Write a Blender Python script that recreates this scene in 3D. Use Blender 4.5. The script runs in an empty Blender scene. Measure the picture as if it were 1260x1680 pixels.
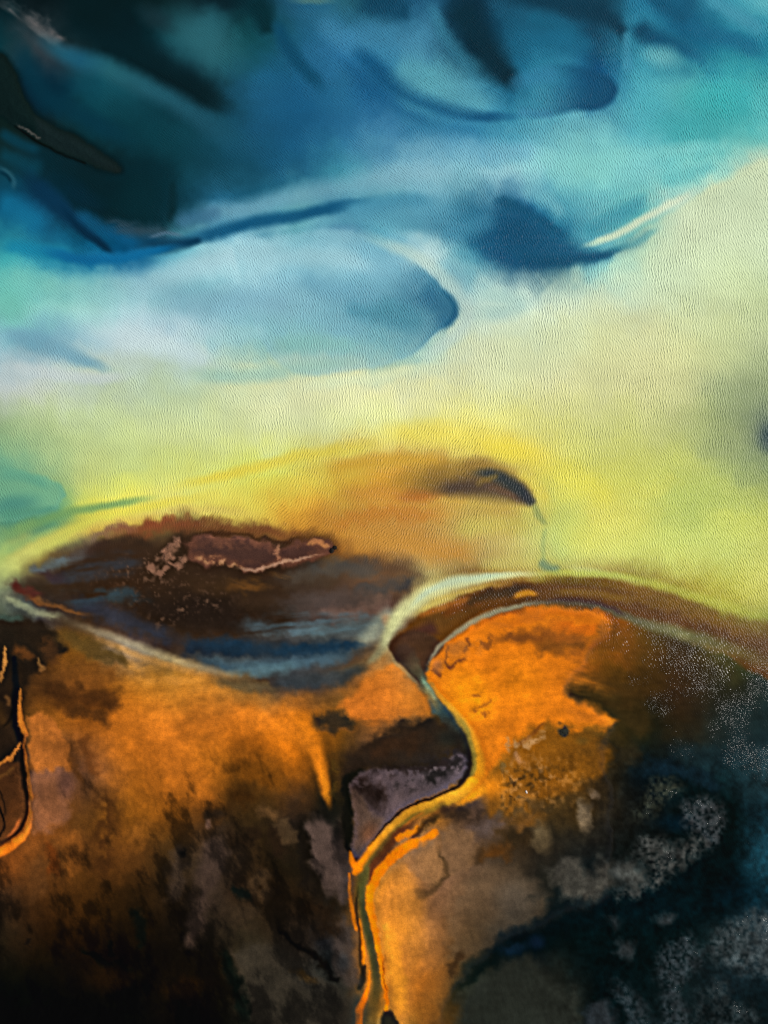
import math, random
import numpy as np

# ---------------------------------------------------------------------------
# The delta is mapped in a plan grid: 10 grid units = 1 metre, origin at the
# north-west corner of the surveyed area, v growing southwards.
# ---------------------------------------------------------------------------
STEP = 2.0
def _axis(lo, hi):
    core = np.arange(lo, hi + 1e-6, STEP)
    g, d, p = [], 4.0, 0.0
    while p < 26000.0:
        p += d; d *= 1.22; g.append(p)
    g = np.array(g)
    return np.concatenate([(lo - g)[::-1], core, hi + g]), len(g)
UX, NX0 = _axis(-110.0, 1370.0)
VY, NY0 = _axis(-110.0, 1790.0)
U, V = np.meshgrid(UX.astype(np.float32), VY.astype(np.float32))
SH = U.shape

_rng = np.random.RandomState(7)
_LAT = _rng.rand(256, 256).astype(np.float32) * 2 - 1
def vnoise(x, y):
    xi = np.floor(x); yi = np.floor(y)
    fx = x - xi; fy = y - yi
    fx = fx * fx * fx * (fx * (fx * 6 - 15) + 10); fy = fy * fy * fy * (fy * (fy * 6 - 15) + 10)
    a = xi.astype(np.int64) & 255; b = yi.astype(np.int64) & 255
    a1 = (a + 1) & 255; b1 = (b + 1) & 255
    return ((_LAT[b, a] * (1 - fx) + _LAT[b, a1] * fx) * (1 - fy) +
            (_LAT[b1, a] * (1 - fx) + _LAT[b1, a1] * fx) * fy)
def fbm(scale, seed, octv=4, ang=0.0, stretch=1.0, gain=0.5):
    c, s = math.cos(math.radians(ang)), math.sin(math.radians(ang))
    x = (U * c + V * s) / (scale * stretch); y = (-U * s + V * c) / scale
    out = np.zeros(SH, np.float32); amp = 1.0; tot = 0.0
    for k in range(octv):
        out += amp * vnoise(x + 17.3 * seed + 5.1 * k, y - 9.7 * seed + 3.3 * k)
        tot += amp; amp *= gain; x = x * 2.03; y = y * 2.03
    return (out / tot * 1.8).astype(np.float32)

F = {
 'a': fbm(150, 1), 'b': fbm(150, 2), 'c': fbm(45, 3), 'd': fbm(45, 4),
 'e': fbm(16, 5), 'f': fbm(16, 6), 'g': fbm(7, 7, 3), 'h': fbm(7, 8, 3),
 'hs': fbm(14, 9, 4, -6, 6.0), 'hs2': fbm(30, 10, 4, 4, 5.0), 'ds': fbm(16, 11, 4, 62, 4.0),
 'ne': fbm(12, 12, 4, -40, 4.0), 'vs': fbm(14, 13, 4, 80, 4.0), 'm': fbm(28, 14, 5, 0, 1, 0.65),
 'n': fbm(60, 15, 5, 0, 1, 0.6), 'fine': fbm(4.5, 16, 2),
 'se': fbm(26, 17, 4, 35, 5.0), 'ens': fbm(9, 18, 4, 14, 7.0),
}
WARP = {'L': ('a', 'b'), 'M': ('c', 'd'), 'S': ('e', 'f'), 'T': ('g', 'h')}

def sstep(e0, e1, x):
    t = np.clip((x - e0) / (e1 - e0 + 1e-9), 0, 1)
    return t * t * (3 - 2 * t)
def hexrgb(c):
    return np.array(c, np.float32)
def catmull(P, sub=6):
    P = np.array(P, np.float32)
    if len(P) < 3: return P
    Q = np.vstack([2 * P[0] - P[1], P, 2 * P[-1] - P[-2]])
    out = []
    for i in range(1, len(Q) - 2):
        p0, p1, p2, p3 = Q[i - 1:i + 3]
        for k in range(sub):
            t = k / sub
            out.append(0.5 * (2 * p1 + (p2 - p0) * t + (2 * p0 - 5 * p1 + 4 * p2 - p3) * t * t + (3 * p1 - p0 - 3 * p2 + p3) * t ** 3))
    out.append(P[-1])
    out = np.array(out, np.float32)
    if P.shape[1] > 2: out[:, 2] = np.maximum(out[:, 2], 0.3)
    return out

def window(x0, x1, y0, y1):
    i0 = np.searchsorted(UX, x0); i1 = np.searchsorted(UX, x1, 'right')
    j0 = np.searchsorted(VY, y0); j1 = np.searchsorted(VY, y1, 'right')
    return slice(j0, max(j1, j0 + 1)), slice(i0, max(i1, i0 + 1))
def warped(sl, warp):
    x, y = U[sl], V[sl]
    for key, amp in (warp or ()):
        p, q = WARP[key]
        x = x + amp * F[p][sl]; y = y + amp * F[q][sl]
    return x, y
def wamp(warp):
    return sum(abs(a) * 1.5 for _, a in (warp or ()))

COL = None          # sediment colour, with vignette darkening painted in at the corners, 0..255 display values
def _blend(sl, al, col):
    c = COL[sl]
    COL[sl] = c + (col - c) * al[..., None]
def _patch(al, sl, patch):
    if patch:
        f, lo, hi = patch
        al = al * sstep(lo, hi, F[f][sl])
    return al

def line_field(pts, warp=None, margin=1.0):
    P = catmull(pts)
    r = P[:, 2].max() * margin + wamp(warp) + 4
    sl = window(P[:, 0].min() - r, P[:, 0].max() + r, P[:, 1].min() - r, P[:, 1].max() + r)
    x, y = warped(sl, warp)
    best = np.full(x.shape, 1e9, np.float32); tt = np.zeros(x.shape, np.float32)
    for i in range(len(P) - 1):
        ax, ay, ar = P[i]; bx, by, br = P[i + 1]
        dx, dy = bx - ax, by - ay
        t = np.clip(((x - ax) * dx + (y - ay) * dy) / (dx * dx + dy * dy + 1e-9), 0, 1)
        d = np.hypot(x - ax - t * dx, y - ay - t * dy) / (ar + (br - ar) * t)
        m = d < best
        best = np.where(m, d, best); tt = np.where(m, (i + t) / (len(P) - 1), tt)
    return sl, best, tt

def S(pts, col, al=1.0, core=0.3, warp=None, patch=None):
    """a streak of colour along a curve: pts = (u, v, half width)"""
    if core < 0.3:
        g = 1.5 if core < 0.15 else 1.3
        pts = [(p[0], p[1], p[2] * g) for p in pts]
        core *= 0.6
    sl, d, t = line_field(pts, warp)
    a = al * (1 - sstep(core, 1.0, d))
    if core < 0.3 and len(pts) > 2:
        a = a * sstep(-0.04, 0.22, t) * sstep(-0.04, 0.22, 1 - t)
    a = _patch(a, sl, patch)
    if isinstance(col, list):
        ks = np.linspace(0, 1, len(col))
        c = np.stack([np.interp(t, ks, [q[k] for q in col]) for k in range(3)], -1).astype(np.float32)
    else:
        c = hexrgb(col)
    _blend(sl, a.astype(np.float32), c)

def poly_field(pts, warp=None, pad=30.0, smooth=True):
    P = np.array(pts, np.float32)
    if smooth:
        P = catmull(np.vstack([P, P[:1]]), 4)[:-1]
    r = pad + wamp(warp)
    sl = window(P[:, 0].min() - r, P[:, 0].max() + r, P[:, 1].min() - r, P[:, 1].max() + r)
    x, y = warped(sl, warp)
    ins = np.zeros(x.shape, bool); dist = np.full(x.shape, 1e9, np.float32)
    n = len(P)
    for i in range(n):
        ax, ay = P[i]; bx, by = P[(i + 1) % n]
        dx, dy = bx - ax, by - ay
        t = np.clip(((x - ax) * dx + (y - ay) * dy) / (dx * dx + dy * dy + 1e-9), 0, 1)
        dist = np.minimum(dist, np.hypot(x - ax - t * dx, y - ay - t * dy))
        if dy != 0:
            c = ((ay > y) != (by > y)) & (x < dx * (y - ay) / dy + ax)
            ins ^= c
    return sl, np.where(ins, dist, -dist)

def P(pts, col, al=1.0, soft=10.0, warp=None, patch=None, smooth=True, out=0.5):
    """an area of colour; soft = width of its fading edge"""
    sl, sd = poly_field(pts, warp, soft + 4, smooth)
    a = al * sstep(-soft * out, soft * (1 - out), sd)
    a = _patch(a, sl, patch)
    _blend(sl, a.astype(np.float32), hexrgb(col))
def E(u, v, ru, rv, col, al=1.0, core=0.2, ang=0.0, warp=None, patch=None):
    """an elliptical patch"""
    ru *= 1.2; rv *= 1.2
    r = max(ru, rv) + wamp(warp)
    sl = window(u - r, u + r, v - r, v + r)
    x, y = warped(sl, warp)
    c, s = math.cos(math.radians(ang)), math.sin(math.radians(ang))
    d = np.hypot(((x - u) * c + (y - v) * s) / ru, (-(x - u) * s + (y - v) * c) / rv)
    a = _patch(al * (1 - sstep(core, 1.0, d)), sl, patch)
    _blend(sl, a.astype(np.float32), hexrgb(col))

# ------------------------------------------------------------- broad tones
GRID = [  # sediment and water tones; corner values also carry a painted vignette
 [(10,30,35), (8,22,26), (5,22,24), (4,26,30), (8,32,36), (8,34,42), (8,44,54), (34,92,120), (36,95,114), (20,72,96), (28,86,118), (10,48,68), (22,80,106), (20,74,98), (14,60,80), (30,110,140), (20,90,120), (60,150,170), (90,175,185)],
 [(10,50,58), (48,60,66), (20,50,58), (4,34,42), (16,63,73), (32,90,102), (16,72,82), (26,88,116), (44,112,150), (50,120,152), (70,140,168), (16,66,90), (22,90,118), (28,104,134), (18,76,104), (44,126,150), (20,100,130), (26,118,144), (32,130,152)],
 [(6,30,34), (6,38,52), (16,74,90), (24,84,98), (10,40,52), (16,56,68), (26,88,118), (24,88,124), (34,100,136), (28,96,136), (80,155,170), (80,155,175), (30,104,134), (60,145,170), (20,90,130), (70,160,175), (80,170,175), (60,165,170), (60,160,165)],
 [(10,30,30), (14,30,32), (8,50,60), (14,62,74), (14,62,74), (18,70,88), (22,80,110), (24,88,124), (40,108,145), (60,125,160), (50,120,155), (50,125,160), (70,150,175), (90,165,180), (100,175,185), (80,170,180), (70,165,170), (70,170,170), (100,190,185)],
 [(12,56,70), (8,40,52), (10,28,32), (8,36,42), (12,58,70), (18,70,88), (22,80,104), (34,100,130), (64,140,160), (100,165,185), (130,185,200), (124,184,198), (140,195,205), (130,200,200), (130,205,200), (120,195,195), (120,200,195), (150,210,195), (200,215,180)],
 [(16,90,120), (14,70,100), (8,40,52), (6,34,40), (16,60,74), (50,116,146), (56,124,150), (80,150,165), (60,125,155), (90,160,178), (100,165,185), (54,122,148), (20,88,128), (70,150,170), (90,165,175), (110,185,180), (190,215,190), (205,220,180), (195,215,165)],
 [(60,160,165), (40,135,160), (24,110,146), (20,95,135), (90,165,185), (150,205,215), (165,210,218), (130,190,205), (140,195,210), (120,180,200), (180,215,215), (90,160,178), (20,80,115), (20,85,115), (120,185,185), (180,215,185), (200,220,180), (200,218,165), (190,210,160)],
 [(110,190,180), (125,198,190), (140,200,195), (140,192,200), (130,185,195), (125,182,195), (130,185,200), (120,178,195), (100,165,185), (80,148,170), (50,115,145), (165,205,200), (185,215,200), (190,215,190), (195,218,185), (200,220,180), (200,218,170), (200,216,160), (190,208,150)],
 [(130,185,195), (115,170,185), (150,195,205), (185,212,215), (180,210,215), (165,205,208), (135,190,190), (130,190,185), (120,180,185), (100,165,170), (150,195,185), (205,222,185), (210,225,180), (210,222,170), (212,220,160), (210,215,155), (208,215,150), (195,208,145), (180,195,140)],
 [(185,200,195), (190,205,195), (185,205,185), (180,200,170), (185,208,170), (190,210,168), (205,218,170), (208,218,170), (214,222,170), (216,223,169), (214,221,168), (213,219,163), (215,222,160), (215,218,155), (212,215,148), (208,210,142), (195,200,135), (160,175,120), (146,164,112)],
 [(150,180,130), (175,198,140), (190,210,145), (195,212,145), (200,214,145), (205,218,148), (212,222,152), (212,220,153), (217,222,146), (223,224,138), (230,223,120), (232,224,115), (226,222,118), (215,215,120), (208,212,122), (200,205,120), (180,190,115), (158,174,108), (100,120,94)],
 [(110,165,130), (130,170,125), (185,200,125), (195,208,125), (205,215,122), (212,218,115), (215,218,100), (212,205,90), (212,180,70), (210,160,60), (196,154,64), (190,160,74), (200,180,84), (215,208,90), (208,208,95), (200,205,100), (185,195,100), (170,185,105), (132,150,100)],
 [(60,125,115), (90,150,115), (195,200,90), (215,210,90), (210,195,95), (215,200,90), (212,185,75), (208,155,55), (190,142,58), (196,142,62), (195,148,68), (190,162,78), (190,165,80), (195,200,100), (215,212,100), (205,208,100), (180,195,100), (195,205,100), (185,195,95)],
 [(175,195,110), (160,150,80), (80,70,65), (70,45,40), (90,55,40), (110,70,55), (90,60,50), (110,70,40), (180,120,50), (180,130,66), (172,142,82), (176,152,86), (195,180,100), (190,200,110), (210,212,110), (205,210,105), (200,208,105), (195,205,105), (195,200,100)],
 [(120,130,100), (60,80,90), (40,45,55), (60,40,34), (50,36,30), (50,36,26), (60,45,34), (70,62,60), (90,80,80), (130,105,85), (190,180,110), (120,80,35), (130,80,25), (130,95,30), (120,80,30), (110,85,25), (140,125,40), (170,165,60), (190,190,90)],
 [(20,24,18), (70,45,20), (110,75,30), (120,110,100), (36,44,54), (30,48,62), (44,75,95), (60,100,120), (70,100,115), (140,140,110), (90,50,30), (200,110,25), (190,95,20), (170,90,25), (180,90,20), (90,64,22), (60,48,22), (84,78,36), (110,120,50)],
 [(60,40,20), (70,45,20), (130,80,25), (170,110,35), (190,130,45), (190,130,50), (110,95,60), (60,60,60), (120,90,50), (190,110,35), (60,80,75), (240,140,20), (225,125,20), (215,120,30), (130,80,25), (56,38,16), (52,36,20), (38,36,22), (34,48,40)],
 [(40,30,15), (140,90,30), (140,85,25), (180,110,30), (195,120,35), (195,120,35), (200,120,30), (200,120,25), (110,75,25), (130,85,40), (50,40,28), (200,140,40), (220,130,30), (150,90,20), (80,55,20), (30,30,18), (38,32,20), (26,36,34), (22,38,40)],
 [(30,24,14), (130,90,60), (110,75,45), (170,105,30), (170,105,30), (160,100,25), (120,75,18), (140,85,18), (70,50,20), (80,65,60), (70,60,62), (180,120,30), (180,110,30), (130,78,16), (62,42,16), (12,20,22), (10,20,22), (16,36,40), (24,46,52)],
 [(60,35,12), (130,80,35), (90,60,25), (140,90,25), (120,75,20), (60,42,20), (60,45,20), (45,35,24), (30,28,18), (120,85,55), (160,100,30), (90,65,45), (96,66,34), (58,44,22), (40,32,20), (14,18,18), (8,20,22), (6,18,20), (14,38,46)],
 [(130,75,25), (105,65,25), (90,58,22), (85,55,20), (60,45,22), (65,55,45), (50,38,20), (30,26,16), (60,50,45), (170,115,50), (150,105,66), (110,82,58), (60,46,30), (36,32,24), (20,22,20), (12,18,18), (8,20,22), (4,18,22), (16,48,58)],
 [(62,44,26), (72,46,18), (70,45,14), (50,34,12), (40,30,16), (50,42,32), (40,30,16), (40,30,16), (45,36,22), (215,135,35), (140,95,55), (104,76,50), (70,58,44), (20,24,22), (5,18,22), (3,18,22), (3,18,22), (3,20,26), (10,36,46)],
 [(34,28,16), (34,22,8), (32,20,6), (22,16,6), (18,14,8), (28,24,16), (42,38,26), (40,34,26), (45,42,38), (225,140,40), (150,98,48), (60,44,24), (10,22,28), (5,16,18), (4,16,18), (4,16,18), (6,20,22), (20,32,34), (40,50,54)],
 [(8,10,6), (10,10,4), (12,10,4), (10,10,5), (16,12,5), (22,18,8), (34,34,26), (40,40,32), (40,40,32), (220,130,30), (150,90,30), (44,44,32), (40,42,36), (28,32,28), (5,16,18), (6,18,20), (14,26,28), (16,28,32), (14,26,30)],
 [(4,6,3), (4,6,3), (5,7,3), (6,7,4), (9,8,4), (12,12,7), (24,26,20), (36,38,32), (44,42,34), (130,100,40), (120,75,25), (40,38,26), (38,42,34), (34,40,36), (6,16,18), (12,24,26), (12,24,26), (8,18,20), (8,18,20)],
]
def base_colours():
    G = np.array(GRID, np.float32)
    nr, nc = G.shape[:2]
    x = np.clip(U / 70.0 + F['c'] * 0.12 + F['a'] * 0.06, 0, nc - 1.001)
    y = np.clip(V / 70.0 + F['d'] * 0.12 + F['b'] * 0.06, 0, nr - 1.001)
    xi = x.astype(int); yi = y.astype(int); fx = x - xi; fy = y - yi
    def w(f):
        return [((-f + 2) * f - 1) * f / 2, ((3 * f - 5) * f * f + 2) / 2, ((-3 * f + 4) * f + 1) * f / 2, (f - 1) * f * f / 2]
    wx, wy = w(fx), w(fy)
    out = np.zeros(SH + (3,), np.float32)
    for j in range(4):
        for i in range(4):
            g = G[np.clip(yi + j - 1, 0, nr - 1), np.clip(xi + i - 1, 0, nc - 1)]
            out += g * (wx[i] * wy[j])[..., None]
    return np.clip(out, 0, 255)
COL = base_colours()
# ------------------------------------------------------------ north-west: deep dark water
S([(70,-10,45),(150,35,55),(235,100,42),(320,150,30),(392,188,10)], (5,29,35), .9, .14)
E(215,200,150,75,(6,52,62),.65,.1,25)
E(70,150,60,50,(2,36,52),.7,.1,40)
E(150,20,60,30,(5,26,30),.6,.1,20)
S([(-30,4,14),(20,26,18),(55,44,18),(85,62,12),(105,78,8)], (92,92,92), .8, .1, [('S',7)], ('se',-.6,.5))
S([(-20,10,4),(20,28,5),(50,52,5),(75,66,4)], (116,112,110), .5, .1, [('S',8)], ('se',-.4,.6))
S([(50,52,12),(90,80,16),(130,98,19),(180,114,19),(240,142,20),(320,186,20),(390,232,24),(450,262,24)], [(30,72,84),(30,88,108),(26,88,112),(34,94,106),(32,88,102),(26,76,92),(22,78,100),(24,84,112)], .9, .1)
E(330,62,85,55,(42,100,110),.8,.1,35)
E(255,30,40,25,(24,50,58),.6,.1,30)
S([(415,-10,24),(432,30,22),(440,62,10)], (4,42,50), .85, .2)
S([(450,30,10),(466,68,14),(496,108,13),(540,150,14)], (12,70,98), .75, .1)
E(512,2,40,8,(80,124,120),.6,.1)
S([(590,-10,30),(640,10,26),(680,18,14)], (12,64,90), .7, .2)
S([(575,75,10),(600,95,18),(650,138,20),(715,172,18),(790,190,12),(860,190,6)], (18,82,120), .85, .2)
S([(548,85,8),(600,130,16),(660,180,12),(720,205,8)], (22,86,126), .4, .1)
S([(640,100,20),(690,135,26),(760,165,22),(820,168,14)], (84,156,172), .7, .1)
S([(520,20,20),(560,60,22),(640,60,30),(700,90,26)], (62,128,160), .5, .1)
S([(742,-20,30),(765,30,34),(795,80,32),(828,120,22),(858,146,9)], (6,42,56), .95, .14)
S([(700,0,10),(740,70,14),(790,120,14)], (60,136,160), .4, .05)
S([(800,-20,22),(870,-5,20),(930,8,20),(985,22,20),(1018,50,12),(1028,80,6)], (10,54,74), .85, .12)
S([(860,20,16),(900,40,20),(960,60,16)], (22,96,124), .6, .05)
S([(860,60,16),(930,70,20),(985,75,14)], (24,100,130), .6, .1)
def crescent():
    sl, sd = poly_field([(830,120),(900,106),(960,111),(1000,127),(1014,147),(1005,165),(980,178),(930,185),(880,192),(840,165)], [('T',.6)], 40)
    a = sstep(-7, 7, sd) * sstep(850, 1000, U[sl] + .3 * (V[sl] - 140)) * .9
    _blend(sl, a.astype(np.float32), hexrgb((15,75,108)))
crescent()
S([(860,184,10),(900,186,10)], (62,128,164), .3, .05)
S([(900,122,16),(850,135,14)], (50,124,160), .4, .1)
S([(1042,34,10),(1054,52,18),(1080,64,16),(1120,80,14),(1165,100,10)], [(14,74,100),(10,64,90),(14,80,110),(20,94,124),(26,106,136)], .85, .12)
S([(1060,-10,12),(1095,12,14),(1130,36,10)], (14,84,114), .75, .1)
S([(1120,40,10),(1180,60,16),(1265,85,22)], (22,98,130), .6, .1)
S([(1150,-10,14),(1200,20,14),(1265,60,16)], (70,150,172), .6, .1)
S([(1028,60,8),(1030,110,10)], (60,140,165), .6, .1)
E(1085,92,40,24,(104,178,184),.75,.1,15)
E(1175,165,70,40,(52,164,166),.6,.1,10)
E(1140,210,90,30,(60,166,170),.5,.1,0)
S([(640,250,20),(720,240,26),(820,250,20),(900,240,16)], (118,178,198), .5, .1)
S([(900,275,14),(1000,262,16),(1100,250,14),(1200,235,12)], (130,205,200), .5, .1)
S([(1070,300,16),(1130,285,14),(1180,270,10)], (100,185,185), .6, .1)
# streak below
S([(310,342,14),(380,346,18),(460,328,20),(540,312,22),(640,292,24),(760,272,20)], (136,182,196), .5, .05)
S([(300,362,16),(350,352,14)], (60,110,140), .6, .1)
S([(270,402,10),(345,384,14),(410,366,13),(480,356,13),(550,340,12),(620,326,8)], (18,84,120), .85, .2)
S([(560,342,8),(600,340,14),(660,330,14),(720,330,12)], (66,140,168), .7, .1)
S([(500,372,8),(560,360,12),(640,360,14),(720,375,12)], (96,164,182), .5, .1)
def dark_eddy():
    sl, sd = poly_field([(640,372),(700,350),(760,340),(800,330),(832,318),(866,340),(904,372),(945,396),(1000,406),(1060,378),(1050,402),(985,430),(905,442),(845,436),(780,414)], [('S',1.2)], 60)
    a = sstep(-12, 26, sd) * sstep(600, 900, U[sl] + .5 * (V[sl] - 380)) * .9
    _blend(sl, a.astype(np.float32), hexrgb((20,84,116)))
dark_eddy()
S([(540,352,14),(620,346,22),(700,352,28),(770,366,30)], (78,146,170), .65, .05)
S([(715,395,16),(770,372,20),(820,350,18)], (70,140,166), .5, .1)
E(850,380,58,40,(12,70,100),.5,.05,20)
S([(805,325,10),(845,338,10),(885,362,9),(935,394,6)], (14,78,108), .6, .08)
S([(840,420,12),(905,430,12),(970,422,9),(1040,398,5)], (12,76,106), .65, .1)
S([(945,382,12),(985,368,16),(1030,344,16),(1070,322,10)], (50,138,158), .55, .08)
S([(930,360,10),(890,325,16),(850,305,14)], (120,185,195), .5, .1)
def silt_front():
    sl, sd = poly_field([(1400,215),(1275,255),(1240,268),(1205,282),(1178,300),(1130,325),(1085,352),(1040,376),(1000,420),(960,520),(1400,520)], [('S',1.5),('M',3)], 60, False)
    a = sstep(-6, 12, sd) * sstep(500, 380, V[sl]) * (0.35 + .55 * sstep(1050, 1180, U[sl]))
    _blend(sl, a.astype(np.float32), hexrgb((202,219,180)))
silt_front()
S([(952,405,4),(985,393,6),(1020,379,7),(1065,354,8),(1110,330,8),(1150,308,7)], (206,222,192), .8, .12)
S([(990,412,7),(1040,397,8),(1085,372,6)], (90,168,170), .45, .08)
# west: islet flank and dark basin
S([(30,60,14),(45,110,20),(80,160,20),(150,200,20),(230,240,20)], (6,50,66), .7, .1)
P([(50,232),(110,258),(165,276),(205,256),(272,262),(288,296),(281,345),(276,378),(235,376),(180,356),(120,326),(75,285)], (4,37,46), .65, 50, [('S',1.5)])
E(238,330,66,62,(6,42,50),.6,.1,20)
S([(283,292,6),(284,330,8),(278,372,6)], (6,36,42), .5, .05)
E(130,322,60,26,(1,40,56),.6,.1,35)
S([(-5,248,8),(30,262,14),(75,285,18)], (10,62,78), .6, .1)
S([(-5,215,10),(30,235,12),(70,252,10)], (8,56,72), .7, .2)
S([(-8,272,4),(12,282,5),(22,296,5),(20,312,4)], (50,100,116), .35, .08)
S([(-5,278,4),(10,288,4),(18,300,3)], (4,44,60), .7, .1)
S([(40,275,12),(75,320,20),(110,352,18),(150,385,10),(190,415,6)], (8,48,74), .85, .2)
S([(96,335,5),(128,368,8),(160,396,7),(190,424,5)], (5,44,68), .75, .06)
S([(120,345,10),(170,375,16),(230,400,12)], (16,88,128), .6, .1)
S([(170,362,12),(230,380,16),(290,384,14)], (52,74,88), .6, .1, [('S',1.2)], ('hs',-.4,.6))
S([(215,398,14),(270,402,15),(312,398,9),(335,392,5)], (10,56,84), .8, .08)
S([(240,392,3),(270,384,4),(300,388,4)], (70,104,126), .6, .1, [('S',1)])
S([(-5,330,20),(30,345,24),(80,380,22)], (18,110,148), .6, .1)
S([(-5,398,14),(60,410,16),(120,420,14)], (22,124,156), .7, .2)
S([(60,405,10),(120,422,12),(190,424,12),(250,412,9),(300,403,5)], (14,100,146), .85, .2)
S([(-80,436,26),(50,462,24),(120,474,24),(195,476,26),(270,456,26),(350,428,24),(430,405,16),(500,390,10)], [(112,196,176),(120,198,184),(134,198,194),(148,196,206),(166,206,214),(172,212,220),(170,212,220)], .75, .1)
E(10,500,55,45,(104,190,172),.7,.1)
# pale tongue
P([(380,400),(470,385),(560,378),(620,395),(690,432),(730,472),(750,508),(744,528),(712,552),(676,582),(600,606),(480,612),(420,540)], (136,190,202), .35, 10)
S([(585,378,10),(640,402,12),(700,432,14),(742,470,14),(766,505,14),(758,540,14),(722,568,12),(680,598,12)], (188,214,200), .55, .1)
TONGUE=[(560,380),(620,398),(690,438),(730,475),(750,508),(744,526),(712,550),(674,582),(600,604),(480,612),(420,540),(470,420)]
def tongue():
    sl, sd = poly_field(TONGUE, None, 30)
    a = sstep(-3, 4, sd) * sstep(590, 750, U[sl] - 0.5 * np.abs(V[sl] - 512)) * .85
    _blend(sl, a.astype(np.float32), hexrgb((56,124,150)))
tongue()
S([(690,470,18),(715,495,22),(732,512,18),(712,540,16)], (40,108,142), .7, .08)
S([(560,500,18),(620,510,24),(690,520,24)], (66,142,166), .6, .1)
S([(600,500,20),(660,520,22),(700,530,18)], (70,140,158), .5, .05)
S([(722,470,5),(745,498,7),(742,524,7),(725,545,5)], (30,98,130), .55, .1)
S([(480,455,18),(560,480,20),(640,490,18)], (104,166,188), .6, .1)
S([(250,478,20),(330,500,26),(420,490,20),(510,510,20)], (124,178,196), .6, .1)
S([(400,430,18),(480,420,20),(560,425,18),(620,440,12)], (160,205,214), .6, .1)
S([(120,540,16),(220,555,24),(310,580,20),(350,600,12)], (192,216,218), .6, .1)
S([(-5,545,14),(60,560,20),(120,585,16),(190,612,8)], (108,164,184), .7, .15)
S([(-5,595,14),(70,612,14),(150,622,12),(220,618,10)], (190,204,202), .6, .2)
S([(300,612,12),(400,618,14),(500,605,14),(600,590,10)], (150,196,178), .6, .1)
S([(440,570,16),(520,565,18),(600,570,14)], (126,188,180), .6, .1)
S([(350,560,16),(420,545,16)], (150,200,202), .5, .1)
S([(770,480,14),(850,500,20),(770,520,14)], (160,200,190), .6, .1)
S([(700,600,8),(640,615,10),(560,625,10),(480,635,10)], (216,228,178), .6, .1)
# ------------------------------------------------------------ yellow silt belt
E(1264,715,26,34,(34,62,74),.8,.05)
E(1235,660,70,80,(140,158,112),.35,.05)
E(1190,730,70,40,(150,165,112),.4,.05)
S([(580,715,16),(690,712,24),(780,720,26),(860,740,26),(920,772,20)], (238,220,76), .65, .04)
S([(900,760,18),(960,790,22),(1010,830,20)], (222,214,80), .5, .1)
E(830,740,60,24,(240,220,66),.7,.1,10)
S([(280,800,8),(380,778,10),(480,752,12),(570,738,14),(640,730,14)], (222,204,72), .7, .1, [('S',1)])
S([(520,775,12),(600,758,14),(680,755,14),(740,762,10)], (205,160,52), .7, .1, [('S',1)])
S([(560,815,14),(640,806,16),(700,800,14)], (190,132,54), .5, .05)
E(690,812,50,16,(176,106,44),.7,.1,-5,[('S',1.2)])
S([(620,800,10),(690,778,16),(760,762,14),(820,766,10)], (160,124,46), .5, .05)
S([(660,806,10),(720,788,20),(790,776,24),(845,795,20),(876,824,8)], (124,96,46), .75, .04)
S([(700,806,9),(755,798,18),(810,800,22),(850,812,16),(876,828,6)], (78,62,50), .9, .08)
S([(770,774,6),(812,780,11),(846,798,13),(868,820,9),(877,830,4)], (44,54,56), .8, .12)
S([(778,798,6),(800,786,6),(820,778,5)], (128,104,48), .6, .1, [('S',1)])
S([(790,800,5),(825,806,6),(850,818,4)], (110,84,60), .5, .1)
S([(845,770,10),(880,795,10),(900,830,10)], (214,200,84), .6, .1)
S([(874,824,5),(883,845,6),(898,862,5)], (130,146,84), .5, .06)
S([(896,862,4),(890,892,5),(893,925,5)], (150,172,104), .4, .05)
S([(884,920,7),(899,930,9),(922,938,6)], (100,130,102), .6, .06)
S([(740,870,16),(820,860,18),(880,868,14)], (194,182,86), .6, .1)
S([(780,930,14),(850,925,16),(885,925,10)], (196,186,98), .6, .1)
S([(930,935,10),(1000,945,8),(1060,960,8)], (196,206,128), .6, .2)
E(960,880,50,40,(216,214,96),.5,.1)
E(1120,760,60,30,(196,204,104),.4,.1,0,[('M',14)])
E(1190,820,60,24,(172,188,100),.5,.1,0,[('M',14)])
E(1060,800,60,20,(204,202,92),.4,.1,0,[('M',14)])
# west green eddies
P([(-20,768),(45,773),(85,784),(104,806),(96,830),(66,846),(-20,850)], (112,168,132), .85, 8, [('S',2)])
E(20,830,50,22,(72,136,122),.7,.1,-10)
S([(-10,778,12),(40,782,10),(85,800,8)], (84,150,128), .4, .1)
S([(-10,850,14),(50,842,10),(100,832,7)], (80,142,116), .6, .05)
S([(-10,885,14),(50,862,12),(110,840,9),(190,828,7),(260,814,5)], (116,158,96), .7, .1)
S([(-10,910,12),(50,885,9),(100,862,6)], (150,186,112), .5, .2)
S([(-10,948,18),(25,925,18),(70,895,18),(130,866,16),(190,846,13),(270,826,10),(360,812,8)], [(196,204,120),(206,208,112),(212,208,90),(218,208,84),(222,206,84)], .85, .25)
S([(100,890,8),(160,866,10),(240,846,10),(330,838,10),(430,845,10)], (208,186,96), .6, .1, [('S',1.2)])
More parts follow.
